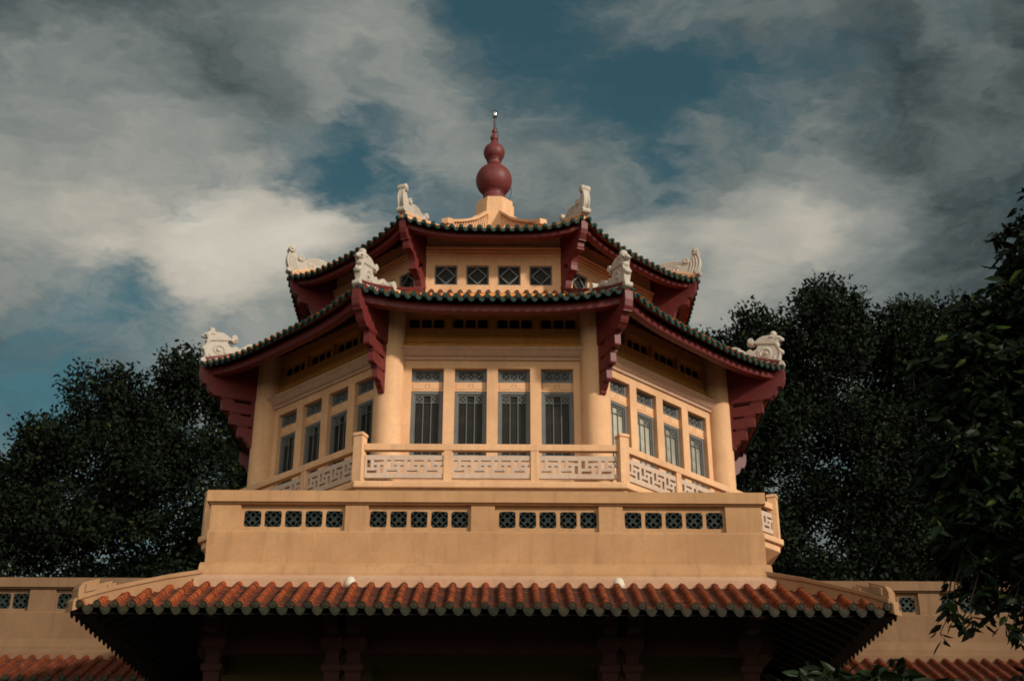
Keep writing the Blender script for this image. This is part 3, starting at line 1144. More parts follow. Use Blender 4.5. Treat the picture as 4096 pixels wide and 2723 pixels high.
def phoenix():
    mb = MB()
    H = lambda r: hipz(lower_hip, r) + .02
    body = [(6.30, H(6.3)), (6.42, H(6.42) + .14), (6.55, 14.70), (6.68, 14.75), (6.78, 14.755), (6.88, 14.71), (6.98, 14.62), (7.06, 14.56), (7.11, 14.60), (7.17, 14.625), (7.24, 14.56), (7.33, 14.60),
            (7.37, 14.68), (7.33, 14.76), (7.38, 14.86), (7.50, 14.91), (7.64, 14.915), (7.72, 14.92), (7.82, 14.91), (7.87, 14.86), (7.85, 14.74), (7.86, 14.66), (7.89, 14.56),
            (7.985, 14.49), (8.00, 14.42), (7.95, 14.37), (7.93, 14.27), (7.93, 14.20), (7.985, 14.16), (7.985, 14.06), (7.93, 14.02), (7.5, H(7.5)), (7.0, H(7.0)), (6.6, H(6.6))]
    mb.plate(body, [], -.07, .07, fin)
    # crest and head layer, thicker than the body, with a toothed lower edge
    low_edge = []
    for i in range(9):
        r = 7.86 - .07 * i
        low_edge += [(r, 14.66 + .012 * i), (r - .035, 14.635 + .012 * i)]
    crest = [(7.205, 14.745), (7.30, 14.80), (7.40, 14.87), (7.52, 14.925), (7.66, 14.925), (7.75, 14.92), (7.86, 14.925), (7.92, 14.87), (7.94, 14.80), (7.90, 14.72)] + low_edge + [(7.24, 14.695)]
    mb.plate(crest, [], -.10, .10, fin)
    ballv(mb, 7.79, 14.965, .09, .10)
    mb.tube([(0, -7.84, 14.83), (0, -7.93, 14.81), (0, -8.02, 14.77), (0, -8.05, 14.745)], [.095, .085, .05, .02], 10)                  # knob on the forehead
    disc(mb, 7.20, 14.84, .082, .095)                  # curl at the back of the crest
    mb.tube([(0, -7.30, 14.745), (0, -7.22, 14.74), (0, -7.15, 14.77), (0, -7.13, 14.83)], [.06, .06, .055, .05], 8)
    ballv(mb, 7.875, 14.655, .065, .10)                   # wattle
    ballv(mb, 7.965, 14.43, .065, .10)                   # chest scroll
    disc(mb, 7.945, 14.10, .07, .10)                  # foot scroll
    disc(mb, 6.30, 14.80, .11, .10)                    # tail curl
    mb.plate([(6.22, H(6.2) - .05), (6.22, 14.80), (6.36, 14.80), (6.42, 14.66), (6.55, 14.55), (6.5, H(6.5))], [], -.075, .075, fin)
    for sg in (-1, 1):
        d = sg * .07
        mb.tube(spiral(7.58, 14.43, .165, .055, 1.15, 200, d, flip=-1), [.034 - .0006 * i for i in range(23)], 6)
        disc(mb, 7.585, 14.435, .05, .115)
        mb.tube(spiral(7.60, 14.42, .235, .235, .5, 150, d, 14), .026, 6)
        for k in range(3):
            rr = .32 + .09 * k
            mb.tube([(d, -(7.60 + rr * math.cos(R(a))), 14.46 + rr * .9 * math.sin(R(a))) for a in range(186 + 4 * k, 246, 10)], .024, 6)
        mb.tube([(d, -(7.60 + .33 * math.cos(R(a))), 14.42 + .33 * math.sin(R(a))) for a in range(-60, 50, 12)], .024, 6)
        mb.tube([(sg * .10, -7.80, 14.845), (sg * .105, -7.76, 14.86), (sg * .105, -7.71, 14.85)], .022, 6)
        mb.tube([(sg * .10, -7.98, 14.80), (sg * .105, -7.90, 14.81), (sg * .10, -7.85, 14.79)], .016, 6)
        mb.tube([(d, -6.98, 14.55), (d, -6.85, 14.62), (d, -6.70, 14.64), (d, -6.58, 14.60)], .022, 6)
    return mb
def scroll():
    mb = MB()
    H = lambda r: hipz(upper_hip, r) + .05
    body = [(4.62, H(4.62)), (4.70, H(4.7) + .10), (4.86, 17.50), (4.96, 17.545), (5.08, 17.585), (5.24, 17.59), (5.42, 17.545), (5.53, 17.47), (5.62, 17.42), (5.71, 17.48), (5.76, 17.56), (5.81, 17.66),
            (5.80, 17.76), (5.88, 17.80), (5.96, 17.76), (5.985, 17.64), (6.01, 17.52), (6.02, 17.42), (5.995, 17.30), (5.92, 17.20), (5.95, 17.15), (5.95, 17.06), (5.86, H(5.86)), (5.4, H(5.4)), (5.0, H(5.0))]
    mb.plate(body, [], -.07, .07, fin)
    disc(mb, 5.905, 17.745, .10, .11)
    disc(mb, 5.94, 17.11, .07, .11)
    disc(mb, 5.63, 17.50, .09, .10)
    disc(mb, 4.66, 17.60, .08, .10)
    mb.plate([(4.58, H(4.58) - .04), (4.59, 17.6), (4.72, 17.6), (4.82, 17.48), (4.9, H(4.9))], [], -.07, .07, fin)
    for sg in (-1, 1):
        disc(mb, 5.905, 17.745, .035, .135)
        mb.tube(spiral(5.905, 17.745, .09, .04, .9, 250, sg * .11, 14), .02, 6)
        mb.tube(spiral(5.63, 17.50, .085, .02, 1.3, -60, sg * .10, 18), .02, 6)
        d = sg * .07
        for k in range(4):
            mb.tube([(d, -(5.955 - .062 * k + (.065 - .012 * k) * math.sin(math.pi * i / 7) - (.02 + .035 * k) * (i / 7) ** 1.5), 17.66 - .055 * k - (.072 - .004 * k) * i) for i in range(8)], .024, 6)
        mb.tube(spiral(5.35, 17.28, .10, .02, 1.2, 30, d, 16), .022, 6)
        for k in range(3):
            mb.tube([(d, -(4.95 + .13 * i), 17.50 + .05 * math.sin(math.pi * i / 4) - .06 * k) for i in range(5)], .016, 6)
    return mb
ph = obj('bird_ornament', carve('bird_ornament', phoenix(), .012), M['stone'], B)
for i, a in enumerate(VROT):
    if i == 0:
        ph.rotation_euler = (0, 0, R(a))
    else:
        dup(ph, R(a))
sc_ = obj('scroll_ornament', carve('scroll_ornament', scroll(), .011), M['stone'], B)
for i, a in enumerate(VROT):
    if i == 0:
        sc_.rotation_euler = (0, 0, R(a))
    else:
        dup(sc_, R(a))

# ---------------------------------------------------------------- upper storey
AU = 4.30
CWC = (-1.19, -.397, .396, 1.189)
def clerestory():
    mb = MB()
    mb.plate(rect(-1.79, 1.79, 15.0, 17.3), [rect(c - .284, c + .284, 15.652, 16.205) for c in CWC], AU - .25, AU, front)
    for z, d, h in ((16.47, .04, .07), (16.545, .075, .07), (16.62, .12, .075)):
        mb.plate([(0, z), (d, z + .01), (d, z + h - .012), (0, z + h)], [], -1.70, 1.70, lambda u, v, dd: (dd, -(AU + u), v))
    return mb
on_sides('clerestory_wall', clerestory(), M['wall'], ALL8, bevel=.006)
def small_window():
    fr, lt, gl = MB(), MB(), MB()
    h, z = .2765, 15.9285
    fr.plate(rect(-.284, .284, z - h, z + h), [rect(-.248, .248, z - h + .036, z + h - .036)], -.12, -.035, front)
    k = .245
    lt.plate([(0, z - k), (k, z), (0, z + k), (-k, z)], [[(0, z - k + .045), (k - .045, z), (0, z + k - .045), (-k + .045, z)]], -.10, -.05, front)
    gl.plate(rect(-.26, .26, z - h + .02, z + h - .02), [], -.14, -.105, front)
    return fr, lt, gl
fr, lt, gl = small_window()
w = obj('clerestory_window', fr, M['frame'], B, bevel=.004)
obj('diamond_muntin', lt, M['frame'], w); obj('glass', gl, M['glass'], w)
place_slots(w, CWC, VIS3, -AU)
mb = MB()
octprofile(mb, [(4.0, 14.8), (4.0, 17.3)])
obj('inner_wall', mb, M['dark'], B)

# crown: pedestal, latticed ridges, finial
mb = MB()
octprofile(mb, [(.56, 18.2), (.56, 20.36), (.545, 20.375), (.52, 20.38), (.52, 20.53), (.51, 20.545), (.30, 20.56)])
obj('finial_pedestal', mb, M['wall'], B, bevel=.01)
def lattice_ridge():
    mb = MB()
    top = [(.50, 20.12), (.75, 19.90), (1.05, 19.66), (1.40, 19.38), (1.80, 19.12), (2.20, 18.87), (2.60, 18.64), (3.0, 18.42), (3.34, 18.27)]
    th = .085
    mb.plate(top + [(3.34, 18.15)] + [(r, z - th) for r, z in reversed(top[:-1])], [], -.085, .085, fin)
    mb.plate([(3.16, 18.36), (3.42, 18.24), (3.42, 18.08), (3.16, 18.17)], [], -.10, .10, fin)
    H = lambda r: hipz(upper_hip, r)
    mb.plate([(.48, H(.5)), (.48, 20.1), (.66, 19.95), (.60, 19.75), (.66, 19.5), (.60, H(.6))], [], -.07, .07, fin)
    mb.plate([(2.95, H(2.95)), (2.95, 18.42), (3.3, 18.25), (3.3, H(3.3))], [], -.07, .07, fin)
    tz = lambda r: float(np.interp(r, [p[0] for p in top], [p[1] for p in top])) - .06
    n = 14
    for i in range(n):
        r0, r1 = .60 + 2.42 * i / n, .60 + 2.42 * (i + 1.35) / n
        for a, b in ((r0, r1), (r1, r0)):
            z0, z1 = H(a) - .02, tz(b)
            if b > 3.0 or a > 3.0:
                continue
            mb.plate([(a - .02, z0), (a + .02, z0), (b + .02, z1), (b - .02, z1)], [], -.035 if a < b else -.03, .035 if a < b else .03, fin)
    return mb
lr = obj('lattice_ridge', lattice_ridge(), M['wall'], B, bevel=.006)
for i, a in enumerate(VROT):
    if i == 0:
        lr.rotation_euler = (0, 0, R(a))
    else:
        dup(lr, R(a))

def ball(cz, r, z0, z1, n=14):
    a0, a1 = math.asin(max(-1, (z0 - cz) / r)), math.asin(min(1, (z1 - cz) / r))
    return [(r * math.cos(a0 + (a1 - a0) * i / n), cz + r * math.sin(a0 + (a1 - a0) * i / n)) for i in range(n + 1)]
mb = MB()
prof = [(.34, 20.55), (.335, 20.68), (.315, 20.80), (.30, 20.87), (.305, 20.895), (.33, 20.905), (.335, 20.925), (.31, 20.945)]
prof += ball(21.38, .536, 20.955, 21.885)
prof += [(.215, 21.90), (.20, 21.96), (.195, 22.03), (.20, 22.06), (.225, 22.07), (.225, 22.09), (.20, 22.105)]
prof += ball(22.36, .318, 22.115, 22.645)
prof += [(.115, 22.68), (.10, 22.74), (.095, 22.77), (.085, 22.79)]
prof += ball(22.88, .12, 22.81, 22.975, 10)
prof += [(.05, 23.0), (.045, 23.05)] + ball(23.12, .078, 23.07, 23.185, 8) + [(.03, 23.2), (.026, 23.24)]
mb.lathe(prof, 40)
FX = -.03
fo = obj('finial', mb.mesh('finial', True), M['finial'], B)
fo.data.set_sharp_from_angle(angle=R(45))
fo.location = (FX, 0, 0)
mb = MB()
mb.tube([(0, 0, 23.2), (.008, 0, 23.45), (.012, 0, 23.62)], [.03, .027, .026], 10)
mb.tube([(.06, -.02, 23.36), (-.04, 0, 23.38)], .006, 6)
mb.tube([(-.03, -.02, 23.33), (.05, 0, 23.40)], .006, 6)
obj('lightning_rod', mb, M['rod'], fo)
mb = MB()
mb.lathe([(.03, 23.60), (.065, 23.63), (.085, 23.70), (.088, 23.76), (.075, 23.83), (.045, 23.88), (.012, 23.90), (.006, 23.93)], 20, cx=.012)
o = obj('rod_tip', mb.mesh('rod_tip', True), M['steel'], fo)
mb = MB()
mb.tube([(.03, -.02, 23.30), (.09, -.03, 23.16), (.12, -.03, 22.95), (.10, -.03, 22.72), (.12, -.06, 22.62)], .009, 6)
mb.tube([(.24, -.10, 22.18), (.22, -.08, 22.08), (.27, -.04, 22.2), (.31, -.02, 22.3)], .009, 6)
mb.tube([(.50, 0, 21.15), (.52, 0, 20.98), (.47, 0, 20.78), (.38, 0, 20.66), (.34, 0, 20.62)], .009, 6)
obj('cable', mb, M['cable'], fo)

# lift the building onto the ground (the constants above are measured from the eye)
B.location.z = EYE
tag_objs = [B]

# ================================================================== ground
mb = MB()
mb.add([(-400, -200, 0), (400, -200, 0), (400, 900, 0), (-400, 900, 0)], [(0, 1, 2, 3)])
g = obj('ground', mb, M['ground'])
tag(g, kind='structure')

# ================================================================== trees
def leaves_mesh(name, pos, nrm, size, aspect=.45, mat=None, fold=.0):
    """many small pointed leaves: pos (n,3), nrm = leaf axis (n,3), size (n,)"""
    n = len(pos)
    ax = nrm / np.linalg.norm(nrm, axis=1)[:, None]
    rv = RNG.normal(size=(n, 3))
    sd = np.cross(ax, rv)
    sd /= np.linalg.norm(sd, axis=1)[:, None] + 1e-9
    nn = np.cross(ax, sd)
    L = size[:, None]
    W = L * aspect
    p0 = pos
    p1 = pos + ax * L * .30 + sd * W * .5 + nn * L * fold
    p2 = pos + ax * L * .68 + sd * W * .36 + nn * L * fold * .7
    p3 = pos + ax * L - nn * L * fold
    p4 = pos + ax * L * .68 - sd * W * .36 + nn * L * fold * .7
    p5 = pos + ax * L * .30 - sd * W * .5 + nn * L * fold
    V = np.stack([p0, p1, p2, p3, p4, p5], axis=1).reshape(-1, 3).astype(np.float32)
    me = bpy.data.meshes.new(name)
    me.vertices.add(len(V))
    me.vertices.foreach_set('co', V.ravel())
    idx = np.arange(n, dtype=np.int32)[:, None] * 6
    quads = np.concatenate([idx + np.array([[0, 1, 2, 3]], dtype=np.int32), idx + np.array([[0, 3, 4, 5]], dtype=np.int32)], axis=1).reshape(-1)
    me.loops.add(len(quads))
    me.loops.foreach_set('vertex_index', quads.astype(np.int32))
    me.polygons.add(2 * n)
    me.polygons.foreach_set('loop_start', np.arange(2 * n, dtype=np.int32) * 4)
    me.update(calc_edges=True)
    me.validate()
    if mat:
        me.materials.append(mat)
    return me

def sample_blobs(blobs, n, clump, r_clump):
    """points gathered in clumps in the outer shell of ellipsoids (cx, cy, cz, rx, ry, rz)"""
    vol = np.array([b[3] * b[5] for b in blobs]) ** 1.0
    vol /= vol.sum()
    k = n // clump
    which = RNG.choice(len(blobs), k, p=vol)
    Bm = np.array(blobs)[which]
    d = RNG.normal(size=(k, 3))
    d /= np.linalg.norm(d, axis=1)[:, None]
    rad = RNG.uniform(.35, 1.0, (k, 1)) ** .6
    c = Bm[:, :3] + d * rad * Bm[:, 3:6]
    c = np.repeat(c, clump, axis=0)
    dd = np.repeat(d, clump, axis=0)
    off = RNG.normal(size=(k * clump, 3))
    off *= (r_clump * np.minimum(1.0, 1.7 / np.linalg.norm(off, axis=1)))[:, None]
    return c + off, dd

def limb(mb, a, b, r0, r1, wob=.3, n=6):
    a, b = np.array(a, float), np.array(b, float)
    pts, rs = [], []
    for i in range(n + 1):
        q = i / n
        p = a + (b - a) * q + (RNG.normal(size=3) * wob * math.sin(math.pi * q))
        pts.append(tuple(p)); rs.append(r0 + (r1 - r0) * q)
    mb.tube(pts, rs, 7)
    return pts

def far_tree(name, label, base, blobs, n_leaf, size, trunk_r=.28, forks=5, group='trees behind the building', mat='leaf_far', cat='tree'):
    t = empty(name, (base[0], base[1], 0))
    tag(t, label, cat, group)
    bl = np.array(blobs)
    bl[:, 0] -= base[0]; bl[:, 1] -= base[1]
    bl = [tuple(x) for x in bl]
    tr = MB()
    zb = min(b[2] - b[5] for b in bl)
    top = max(bl, key=lambda b: b[2])
    fork = (top[0] * .25, top[1] * .25, max(2.5, zb * .75 + 1.0))
    limb(tr, (0, 0, -.2), fork, trunk_r, trunk_r * .7, .15, 6)
    for b in bl[:9]:
        c = (b[0], b[1], b[2] - b[5] * .1)
        mid = limb(tr, fork, c, trunk_r * .5, trunk_r * .13, .35, 7)
        for j in range(3):
            d = RNG.normal(size=3); d /= np.linalg.norm(d)
            e = (b[0] + d[0] * b[3] * .85, b[1] + d[1] * b[4] * .85, b[2] + abs(d[2]) * b[5] * .8)
            limb(tr, mid[4 + j % 3], e, trunk_r * .18, .02, .2, 5)
    obj('trunk', tr.mesh('trunk', True), M['bark'], t)
    pos, d = sample_blobs(bl, n_leaf, 26, .42)
    ax = d * .5 + RNG.normal(size=pos.shape) * .8 + np.array((0, 0, -.25))
    sz = size * RNG.uniform(.65, 1.3, len(pos))
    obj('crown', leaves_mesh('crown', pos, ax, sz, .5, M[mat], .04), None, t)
    return t

def blob_cloud(cx, cy, z0, z1, rx, k, r):
    """a crown built from many lobes between heights z0 and z1, widest in the middle"""
    out = []
    for i in range(k):
        q = (i + .5) / k
        z = z0 + (z1 - z0) * q
        w = rx * math.sqrt(max(.12, 1 - (2 * q - .85) ** 2))
        a = RNG.uniform(0, 2 * math.pi)
        rr = w * RNG.uniform(.35, .8)
        s = r * RNG.uniform(.7, 1.25)
        zz = min(z, z1 - s * .75)
        out.append((cx + rr * math.cos(a), cy + rr * math.sin(a) * .8, zz, s, s, s * .78))
    out.append((cx, cy, z1 - r * .5, r * .7, r * .7, r * .5))
    for i in range(7):
        a, q = RNG.uniform(0, 6.28), RNG.uniform(.45, .95)
        w = rx * math.sqrt(max(.1, 1 - (2 * q - .85) ** 2))
        s = r * RNG.uniform(.3, .5)
        out.append((cx + w * 1.0 * math.cos(a), cy + w * .7 * math.sin(a), z0 + (z1 - z0) * q + r * .35, s, s, s * .8))
    return out

TREES = [
    # x, y, crown z0, z1 (above the eye), half width, lobes, lobe size, leaves, label
    (-25.6, 29, 2, 23.4, 3.9, 27, 1.85, 37800, 'dark tree cut off by the left edge of the picture, lowest of the left row'),
    (-22.6, 30, 1, 25.6, 3.9, 29, 1.75, 40500, 'low dark tree just in from the left edge, with a gently rounded top'),
    (-19.6, 30, 1, 28.3, 4.1, 35, 1.75, 48600, 'dark tree between the low left tree and the tall one beside the tower'),
    (-16.3, 30, 1, 29.4, 4.1, 35, 1.75, 51300, 'tallest dark tree of the left row, its top just left of the lower roof corner'),
    (-13.2, 31, 2, 28.6, 3.9, 29, 1.85, 40500, 'dark tree with its crown tucked behind the left tip of the lower roof'),
    (-10.6, 25, 1, 23, 4.3, 24, 1.95, 37800, 'dark tree half hidden by the left windows and balcony of the tower'),
    (11.3, 30, 1, 30.4, 3.5, 29, 1.65, 37800, 'dark tree just peeping over the tiles near the right end of the lower roof'),
    (13.8, 30, 1, 31.7, 3.7, 33, 1.65, 45900, 'dark tree directly behind the white bird ornament at the right roof corner'),
    (15.7, 34, 1, 32.2, 3.4, 30, 1.7, 40000, 'farther dark tree in the gap between the right roof bracket and the tallest tree'),
    (17.5, 30, 1, 33.7, 4.0, 37, 1.65, 54000, 'tallest dark tree on the right, its rounded top highest against the sky'),
    (20, 32, 1, 32.6, 3.7, 32, 1.75, 45900, 'lower dark tree just right of the tallest tree on the right'),
    (22.5, 31, 1, 33.2, 3.5, 35, 1.65, 48600, 'dark tree with the second highest top on the right, beside the near leafy tree'),
    (25.6, 31, 1, 33, 3.9, 32, 1.75, 45900, 'dark tree mostly hidden behind the near leafy tree'),
]
for (x, y, z0, z1, rx, k, r, n, lab) in TREES:
    far_tree('tree', lab, (x, y), blob_cloud(x, y, z0 + EYE, z1 + EYE, rx, k, r), n, .25)

# the near tree on the right: long drooping leaves in whorls
def whorl_leaves(tips, per, size, droop=.6, aspect=.34):
    pos, ax, sz = [], [], []
    for c in tips:
        a0 = RNG.uniform(0, 6.28)
        m = per + RNG.integers(-1, 3)
        for j in range(m):
            a = a0 + 6.283 * j / m + RNG.normal(0, .25)
            dr = droop + RNG.normal(0, .35)
            pos.append(c + RNG.normal(size=3) * .05)
            ax.append((math.cos(a), math.sin(a), -dr))
            sz.append(size * RNG.uniform(.6, 1.25))
    return np.array(pos), np.array(ax), np.array(sz)

nt_ = empty('near_tree', (10.3, -17.2, 0))
tag(nt_, 'near dark tree with long drooping leaves along the right edge', 'tree')
near_blobs = [(8.2, -17.7, 9.8, .75, .9, .75), (6.95, -17.9, 8.1, .6, .8, .5), (6.45, -17.9, 7.2, .75, .9, .65), (6.2, -17.9, 6.1, .75, .9, .7), (6.1, -17.9, 5.1, .7, .9, .6), (7.55, -17.8, 9.0, .6, .8, .6), (8.55, -17.7, 9.2, .75, 1.0, .8), (8.3, -17.7, 8.75, .85, 1.2, 1.0), (7.8, -17.8, 7.95, 1.2, 1.2, 1.0), (7.2, -17.9, 7.3, 1.2, 1.2, 1.0), (6.95, -17.9, 6.4, 1.3, 1.2, 1.0), (6.85, -17.9, 5.5, 1.3, 1.2, 1.0), (7.0, -17.9, 4.75, 1.3, 1.2, .75),
              (8.3, -17.6, 6.6, 1.5, 1.3, 2.2), (8.6, -17.4, 4.6, 1.6, 1.4, 1.2), (9.8, -17.4, 6.6, 2.0, 1.6, 3.0)]
near_blobs = [(a, b, c + EYE, d, e, f) for a, b, c, d, e, f in near_blobs]
tips = []
for b in near_blobs:
    k = int(230 * b[3] * b[5])
    d = RNG.normal(size=(k, 3)); d /= np.linalg.norm(d, axis=1)[:, None]
    rad = RNG.uniform(.12, 1.0, (k, 1)) ** .5
    tips.append(np.array(b[:3]) + d * rad * np.array(b[3:]))
# sprays that hang out of the crown's lower edge and over the wing
for c, k, sp in (((5.75, -18.0, 4.05 + EYE), 7, .18), ((6.2, -18.0, 4.1 + EYE), 8, .2), ((6.7, -18.0, 4.0 + EYE), 9, .22), ((7.2, -18, 3.9 + EYE), 9, .25), ((6.62, -18.0, 3.2 + EYE), 6, .16), ((6.75, -18.0, 2.85 + EYE), 6, .18), ((7.0, -18, 3.4 + EYE), 8, .25)):
    tips.append(np.array(c) + RNG.normal(size=(k, 3)) * sp)
tips = np.concatenate(tips)
pos, ax, sz = whorl_leaves(tips, 6, .22)
o_np = np.array((10.3, -17.2, 0))
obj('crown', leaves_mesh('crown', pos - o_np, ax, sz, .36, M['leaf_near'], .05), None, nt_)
mb = MB()
fk = (-.1, 0, 4.0)
limb(mb, (0, 0, -.2), fk, .2, .15, .05)
for b in near_blobs:
    e = (b[0] - 10.3, b[1] + 17.2, b[2])
    m = limb(mb, fk, e, .09, .03, .2)
    for j in range(4):
        d = RNG.normal(size=3); d /= np.linalg.norm(d)
        limb(mb, e, (e[0] + d[0] * b[3] * .8, e[1] + d[1] * b[4] * .8, e[2] + d[2] * b[5] * .7), .025, .008, .12)
sel = tips[RNG.permutation(len(tips))[:260]] - o_np
cent = np.array([(b[0] - 10.3, b[1] + 17.2, b[2]) for b in near_blobs])
for q in np.concatenate([sel, tips[-53:] - o_np]):
    c = cent[np.argmin(((cent - q) ** 2).sum(1))]
    limb(mb, q + (c - q) * .7 + np.array((0, 0, .15)), q, .014, .005, .05, 4)
obj('trunk', mb.mesh('trunk', True), M['bark'], nt_)

# small shrubs at the bottom right
def shrub(x, y, top, spread, n, label, size):
    s = empty('shrub', (x, y, 0))
    tag(s, label, 'shrub', 'shrubs below the right wing')
    mb = MB()
    tips = []
    for i in range(n):
        a = RNG.uniform(0, 6.28)
        r = spread * math.sqrt(RNG.uniform(0.02, 1))
        z = top - r * r / spread * .35 - RNG.uniform(0, .5) ** 1.5
        e = (r * math.cos(a), r * math.sin(a) * .7, z)
        limb(mb, (RNG.normal(0, .1), RNG.normal(0, .1), -.1), e, .02, .008, .12)
        tips.append(np.array(e))
        tips.append(np.array(e) - np.array((0, 0, .25)))
        tips.append(np.array(e) * np.array((1, 1, 1)) - np.array((RNG.normal(0, .15), RNG.normal(0, .15), .5)))
    pos, ax, sz = whorl_leaves(tips, 7, size, .15)
    obj('foliage', leaves_mesh('foliage', pos, ax, sz, .34, M['leaf_shrub'], .06), None, s)
    obj('stem', mb.mesh('stem', True), M['bark'], s)
shrub(3.75, -18.6, 3.24 + EYE, .55, 16, 'low leafy shrub under the right corner of the porch eave', .30)
shrub(4.75, -18.2, 3.33 + EYE, .55, 18, 'brighter leafy shrub in front of the right wing roof', .32)

# ================================================================== sky
SUN_AZ, SUN_EL = R(50), R(23)      # azimuth from -Y towards +X
sun_dir = Vector((math.sin(SUN_AZ) * math.cos(SUN_EL), -math.cos(SUN_AZ) * math.cos(SUN_EL), math.sin(SUN_EL)))
F_PX, PITCH, ROLL, YAW, CX, CD = 3112.914, R(25.25288), R(.09995), R(.58883), .16208, 34.24512
def view_dir(px, py):
    """direction of a point of the photograph (2359 x 1568)"""
    a, b = px - 1179.5, py - 784
    u = (a * math.cos(ROLL) + b * math.sin(ROLL)) / F_PX
    v = -(-a * math.sin(ROLL) + b * math.cos(ROLL)) / F_PX
    d = Vector((u, math.cos(PITCH) - v * math.sin(PITCH), math.sin(PITCH) + v * math.cos(PITCH)))
    c, s = math.cos(-YAW), math.sin(-YAW)
    return Vector((c * d.x - s * d.y, s * d.x + c * d.y, d.z)).normalized()

world = bpy.data.worlds.new('World')
scene.world = world
world.use_nodes = True
nt = world.node_tree
bg = nt.nodes['Background']
def mnode(op, a, b=None, clamp=False):
    n = nt.nodes.new('ShaderNodeMath')
    n.operation = op
    n.use_clamp = clamp
    for i, v in enumerate((a, b)):
        if v is None:
            continue
        if hasattr(v, 'is_output'):
            nt.links.new(v, n.inputs[i])
        else:
            n.inputs[i].default_value = v
    return n.outputs[0]
tc = nt.nodes.new('ShaderNodeTexCoord')
raw = tc.outputs['Generated']
def wnoise(scale, detail, rough, vec, out='Fac', dist=0.0):
    n = nt.nodes.new('ShaderNodeTexNoise')
    n.inputs['Scale'].default_value = scale
    n.inputs['Detail'].default_value = detail
    n.inputs['Roughness'].default_value = rough
    n.inputs['Distortion'].default_value = dist
    nt.links.new(vec, n.inputs['Vector'])
    return n.outputs[out]
st_ = nt.nodes.new('ShaderNodeMapping')
st_.inputs['Rotation'].default_value = (0, R(-38), 0)
st_.inputs['Scale'].default_value = (.62, 1.0, 1.45)
nt.links.new(raw, st_.inputs[0])
stretched = st_.outputs[0]
# domain warp so that the cloud banks have ragged outlines
wc = wnoise(5.0, 6, .62, stretched, 'Color')
sub = nt.nodes.new('ShaderNodeVectorMath'); sub.operation = 'SUBTRACT'
nt.links.new(wc, sub.inputs[0]); sub.inputs[1].default_value = (.5, .5, .5)
scl = nt.nodes.new('ShaderNodeVectorMath'); scl.operation = 'SCALE'; scl.inputs['Scale'].default_value = .20
nt.links.new(sub.outputs[0], scl.inputs[0])
addv = nt.nodes.new('ShaderNodeVectorMath'); addv.operation = 'ADD'
nt.links.new(raw, addv.inputs[0]); nt.links.new(scl.outputs[0], addv.inputs[1])
nrm = nt.nodes.new('ShaderNodeVectorMath'); nrm.operation = 'NORMALIZE'
nt.links.new(addv.outputs[0], nrm.inputs[0])
warped = nrm.outputs[0]
def blob(d, radius, amp, vec):
    """a soft round patch of the sky about direction d"""
    n = nt.nodes.new('ShaderNodeVectorMath'); n.operation = 'DOT_PRODUCT'
    nt.links.new(vec, n.inputs[0]); n.inputs[1].default_value = d
    m = nt.nodes.new('ShaderNodeMapRange'); m.interpolation_type = 'SMOOTHSTEP'
    m.inputs['From Min'].default_value = math.cos(radius)
    m.inputs['From Max'].default_value = 1.0
    m.inputs['To Min'].default_value = 0.0
    m.inputs['To Max'].default_value = amp
    nt.links.new(n.outputs['Value'], m.inputs['Value'])
    return m.outputs[0]
def total(items, start):
    acc = start
    for it in items:
        acc = mnode('ADD', acc, it)
    return acc
K = 1 / F_PX
st2 = nt.nodes.new('ShaderNodeMapping')
st2.inputs['Rotation'].default_value = (0, R(-38), 0)
st2.inputs['Scale'].default_value = (.6, 1.0, 1.35)
nt.links.new(warped, st2.inputs[0])
fb = wnoise(8.0, 12, .64, st2.outputs[0])
fb2 = wnoise(2.6, 6, .55, raw)
# cover: >.5 cloud, <.5 open sky
holes = [(1300, 40, 400, -.30), (1080, 40, 260, -.12), (1310, 330, 300, -.18), (1570, 210, 240, -.20), (250, 235, 140, -.40), (830, 400, 240, -.32), (390, 455, 130, -.36), (160, 790, 290, -.40),
         (620, 330, 190, -.20), (1470, 430, 160, -.12), (700, 380, 200, -.14), (1950, 60, 300, -.10)]
banks = [(560, 590, 330, .25), (130, 420, 420, .30), (870, 250, 330, .30), (300, 60, 520, .35), (1700, 490, 280, .22), (2150, 350, 560, .28), (1880, 620, 420, .25), (1420, 560, 180, .25), (450, 150, 400, .22)]
cover = total([blob(view_dir(x, y), r * K, a, warped) for x, y, r, a in holes + banks], mnode('ADD', mnode('MULTIPLY', mnode('SUBTRACT', fb, .5), 2.3), .60))
mr = nt.nodes.new('ShaderNodeMapRange'); mr.interpolation_type = 'SMOOTHSTEP'
mr.inputs['From Min'].default_value = .12; mr.inputs['From Max'].default_value = .85
nt.links.new(cover, mr.inputs['Value'])
mask = mr.outputs[0]
# brightness of the cloud itself
lights = [(560, 590, 300, .21), (130, 420, 420, .14), (300, 560, 330, .05), (860, 265, 260, .10), (1690, 490, 190, .12), (1880, 400, 190, .10), (1420, 530, 150, .18), (430, 720, 360, .08), (760, 530, 240, .09), (2230, 50, 140, .06), (1800, 660, 340, .06),
          (30, 560, 300, .05), (1560, 620, 320, .05), (800, 700, 320, .05)]
darks = [(100, 0, 650, -.10), (2330, 220, 560, -.06), (2000, 60, 460, -.05), (560, 60, 320, -.025), (2330, 620, 460, -.06), (0, 900, 300, -.06), (1180, -60, 500, -.03)]
fb3 = wnoise(11.0, 12, .62, st2.outputs[0])
lum = total([blob(view_dir(x, y), r * K, a, warped) for x, y, r, a in lights + darks], mnode('ADD', mnode('MULTIPLY', mnode('SUBTRACT', fb3, .5), .38), .20))
fb4 = wnoise(24.0, 8, .55, st2.outputs[0], dist=.4)
lum = mnode('ADD', lum, mnode('MULTIPLY', mnode('SUBTRACT', fb4, .5), .16))
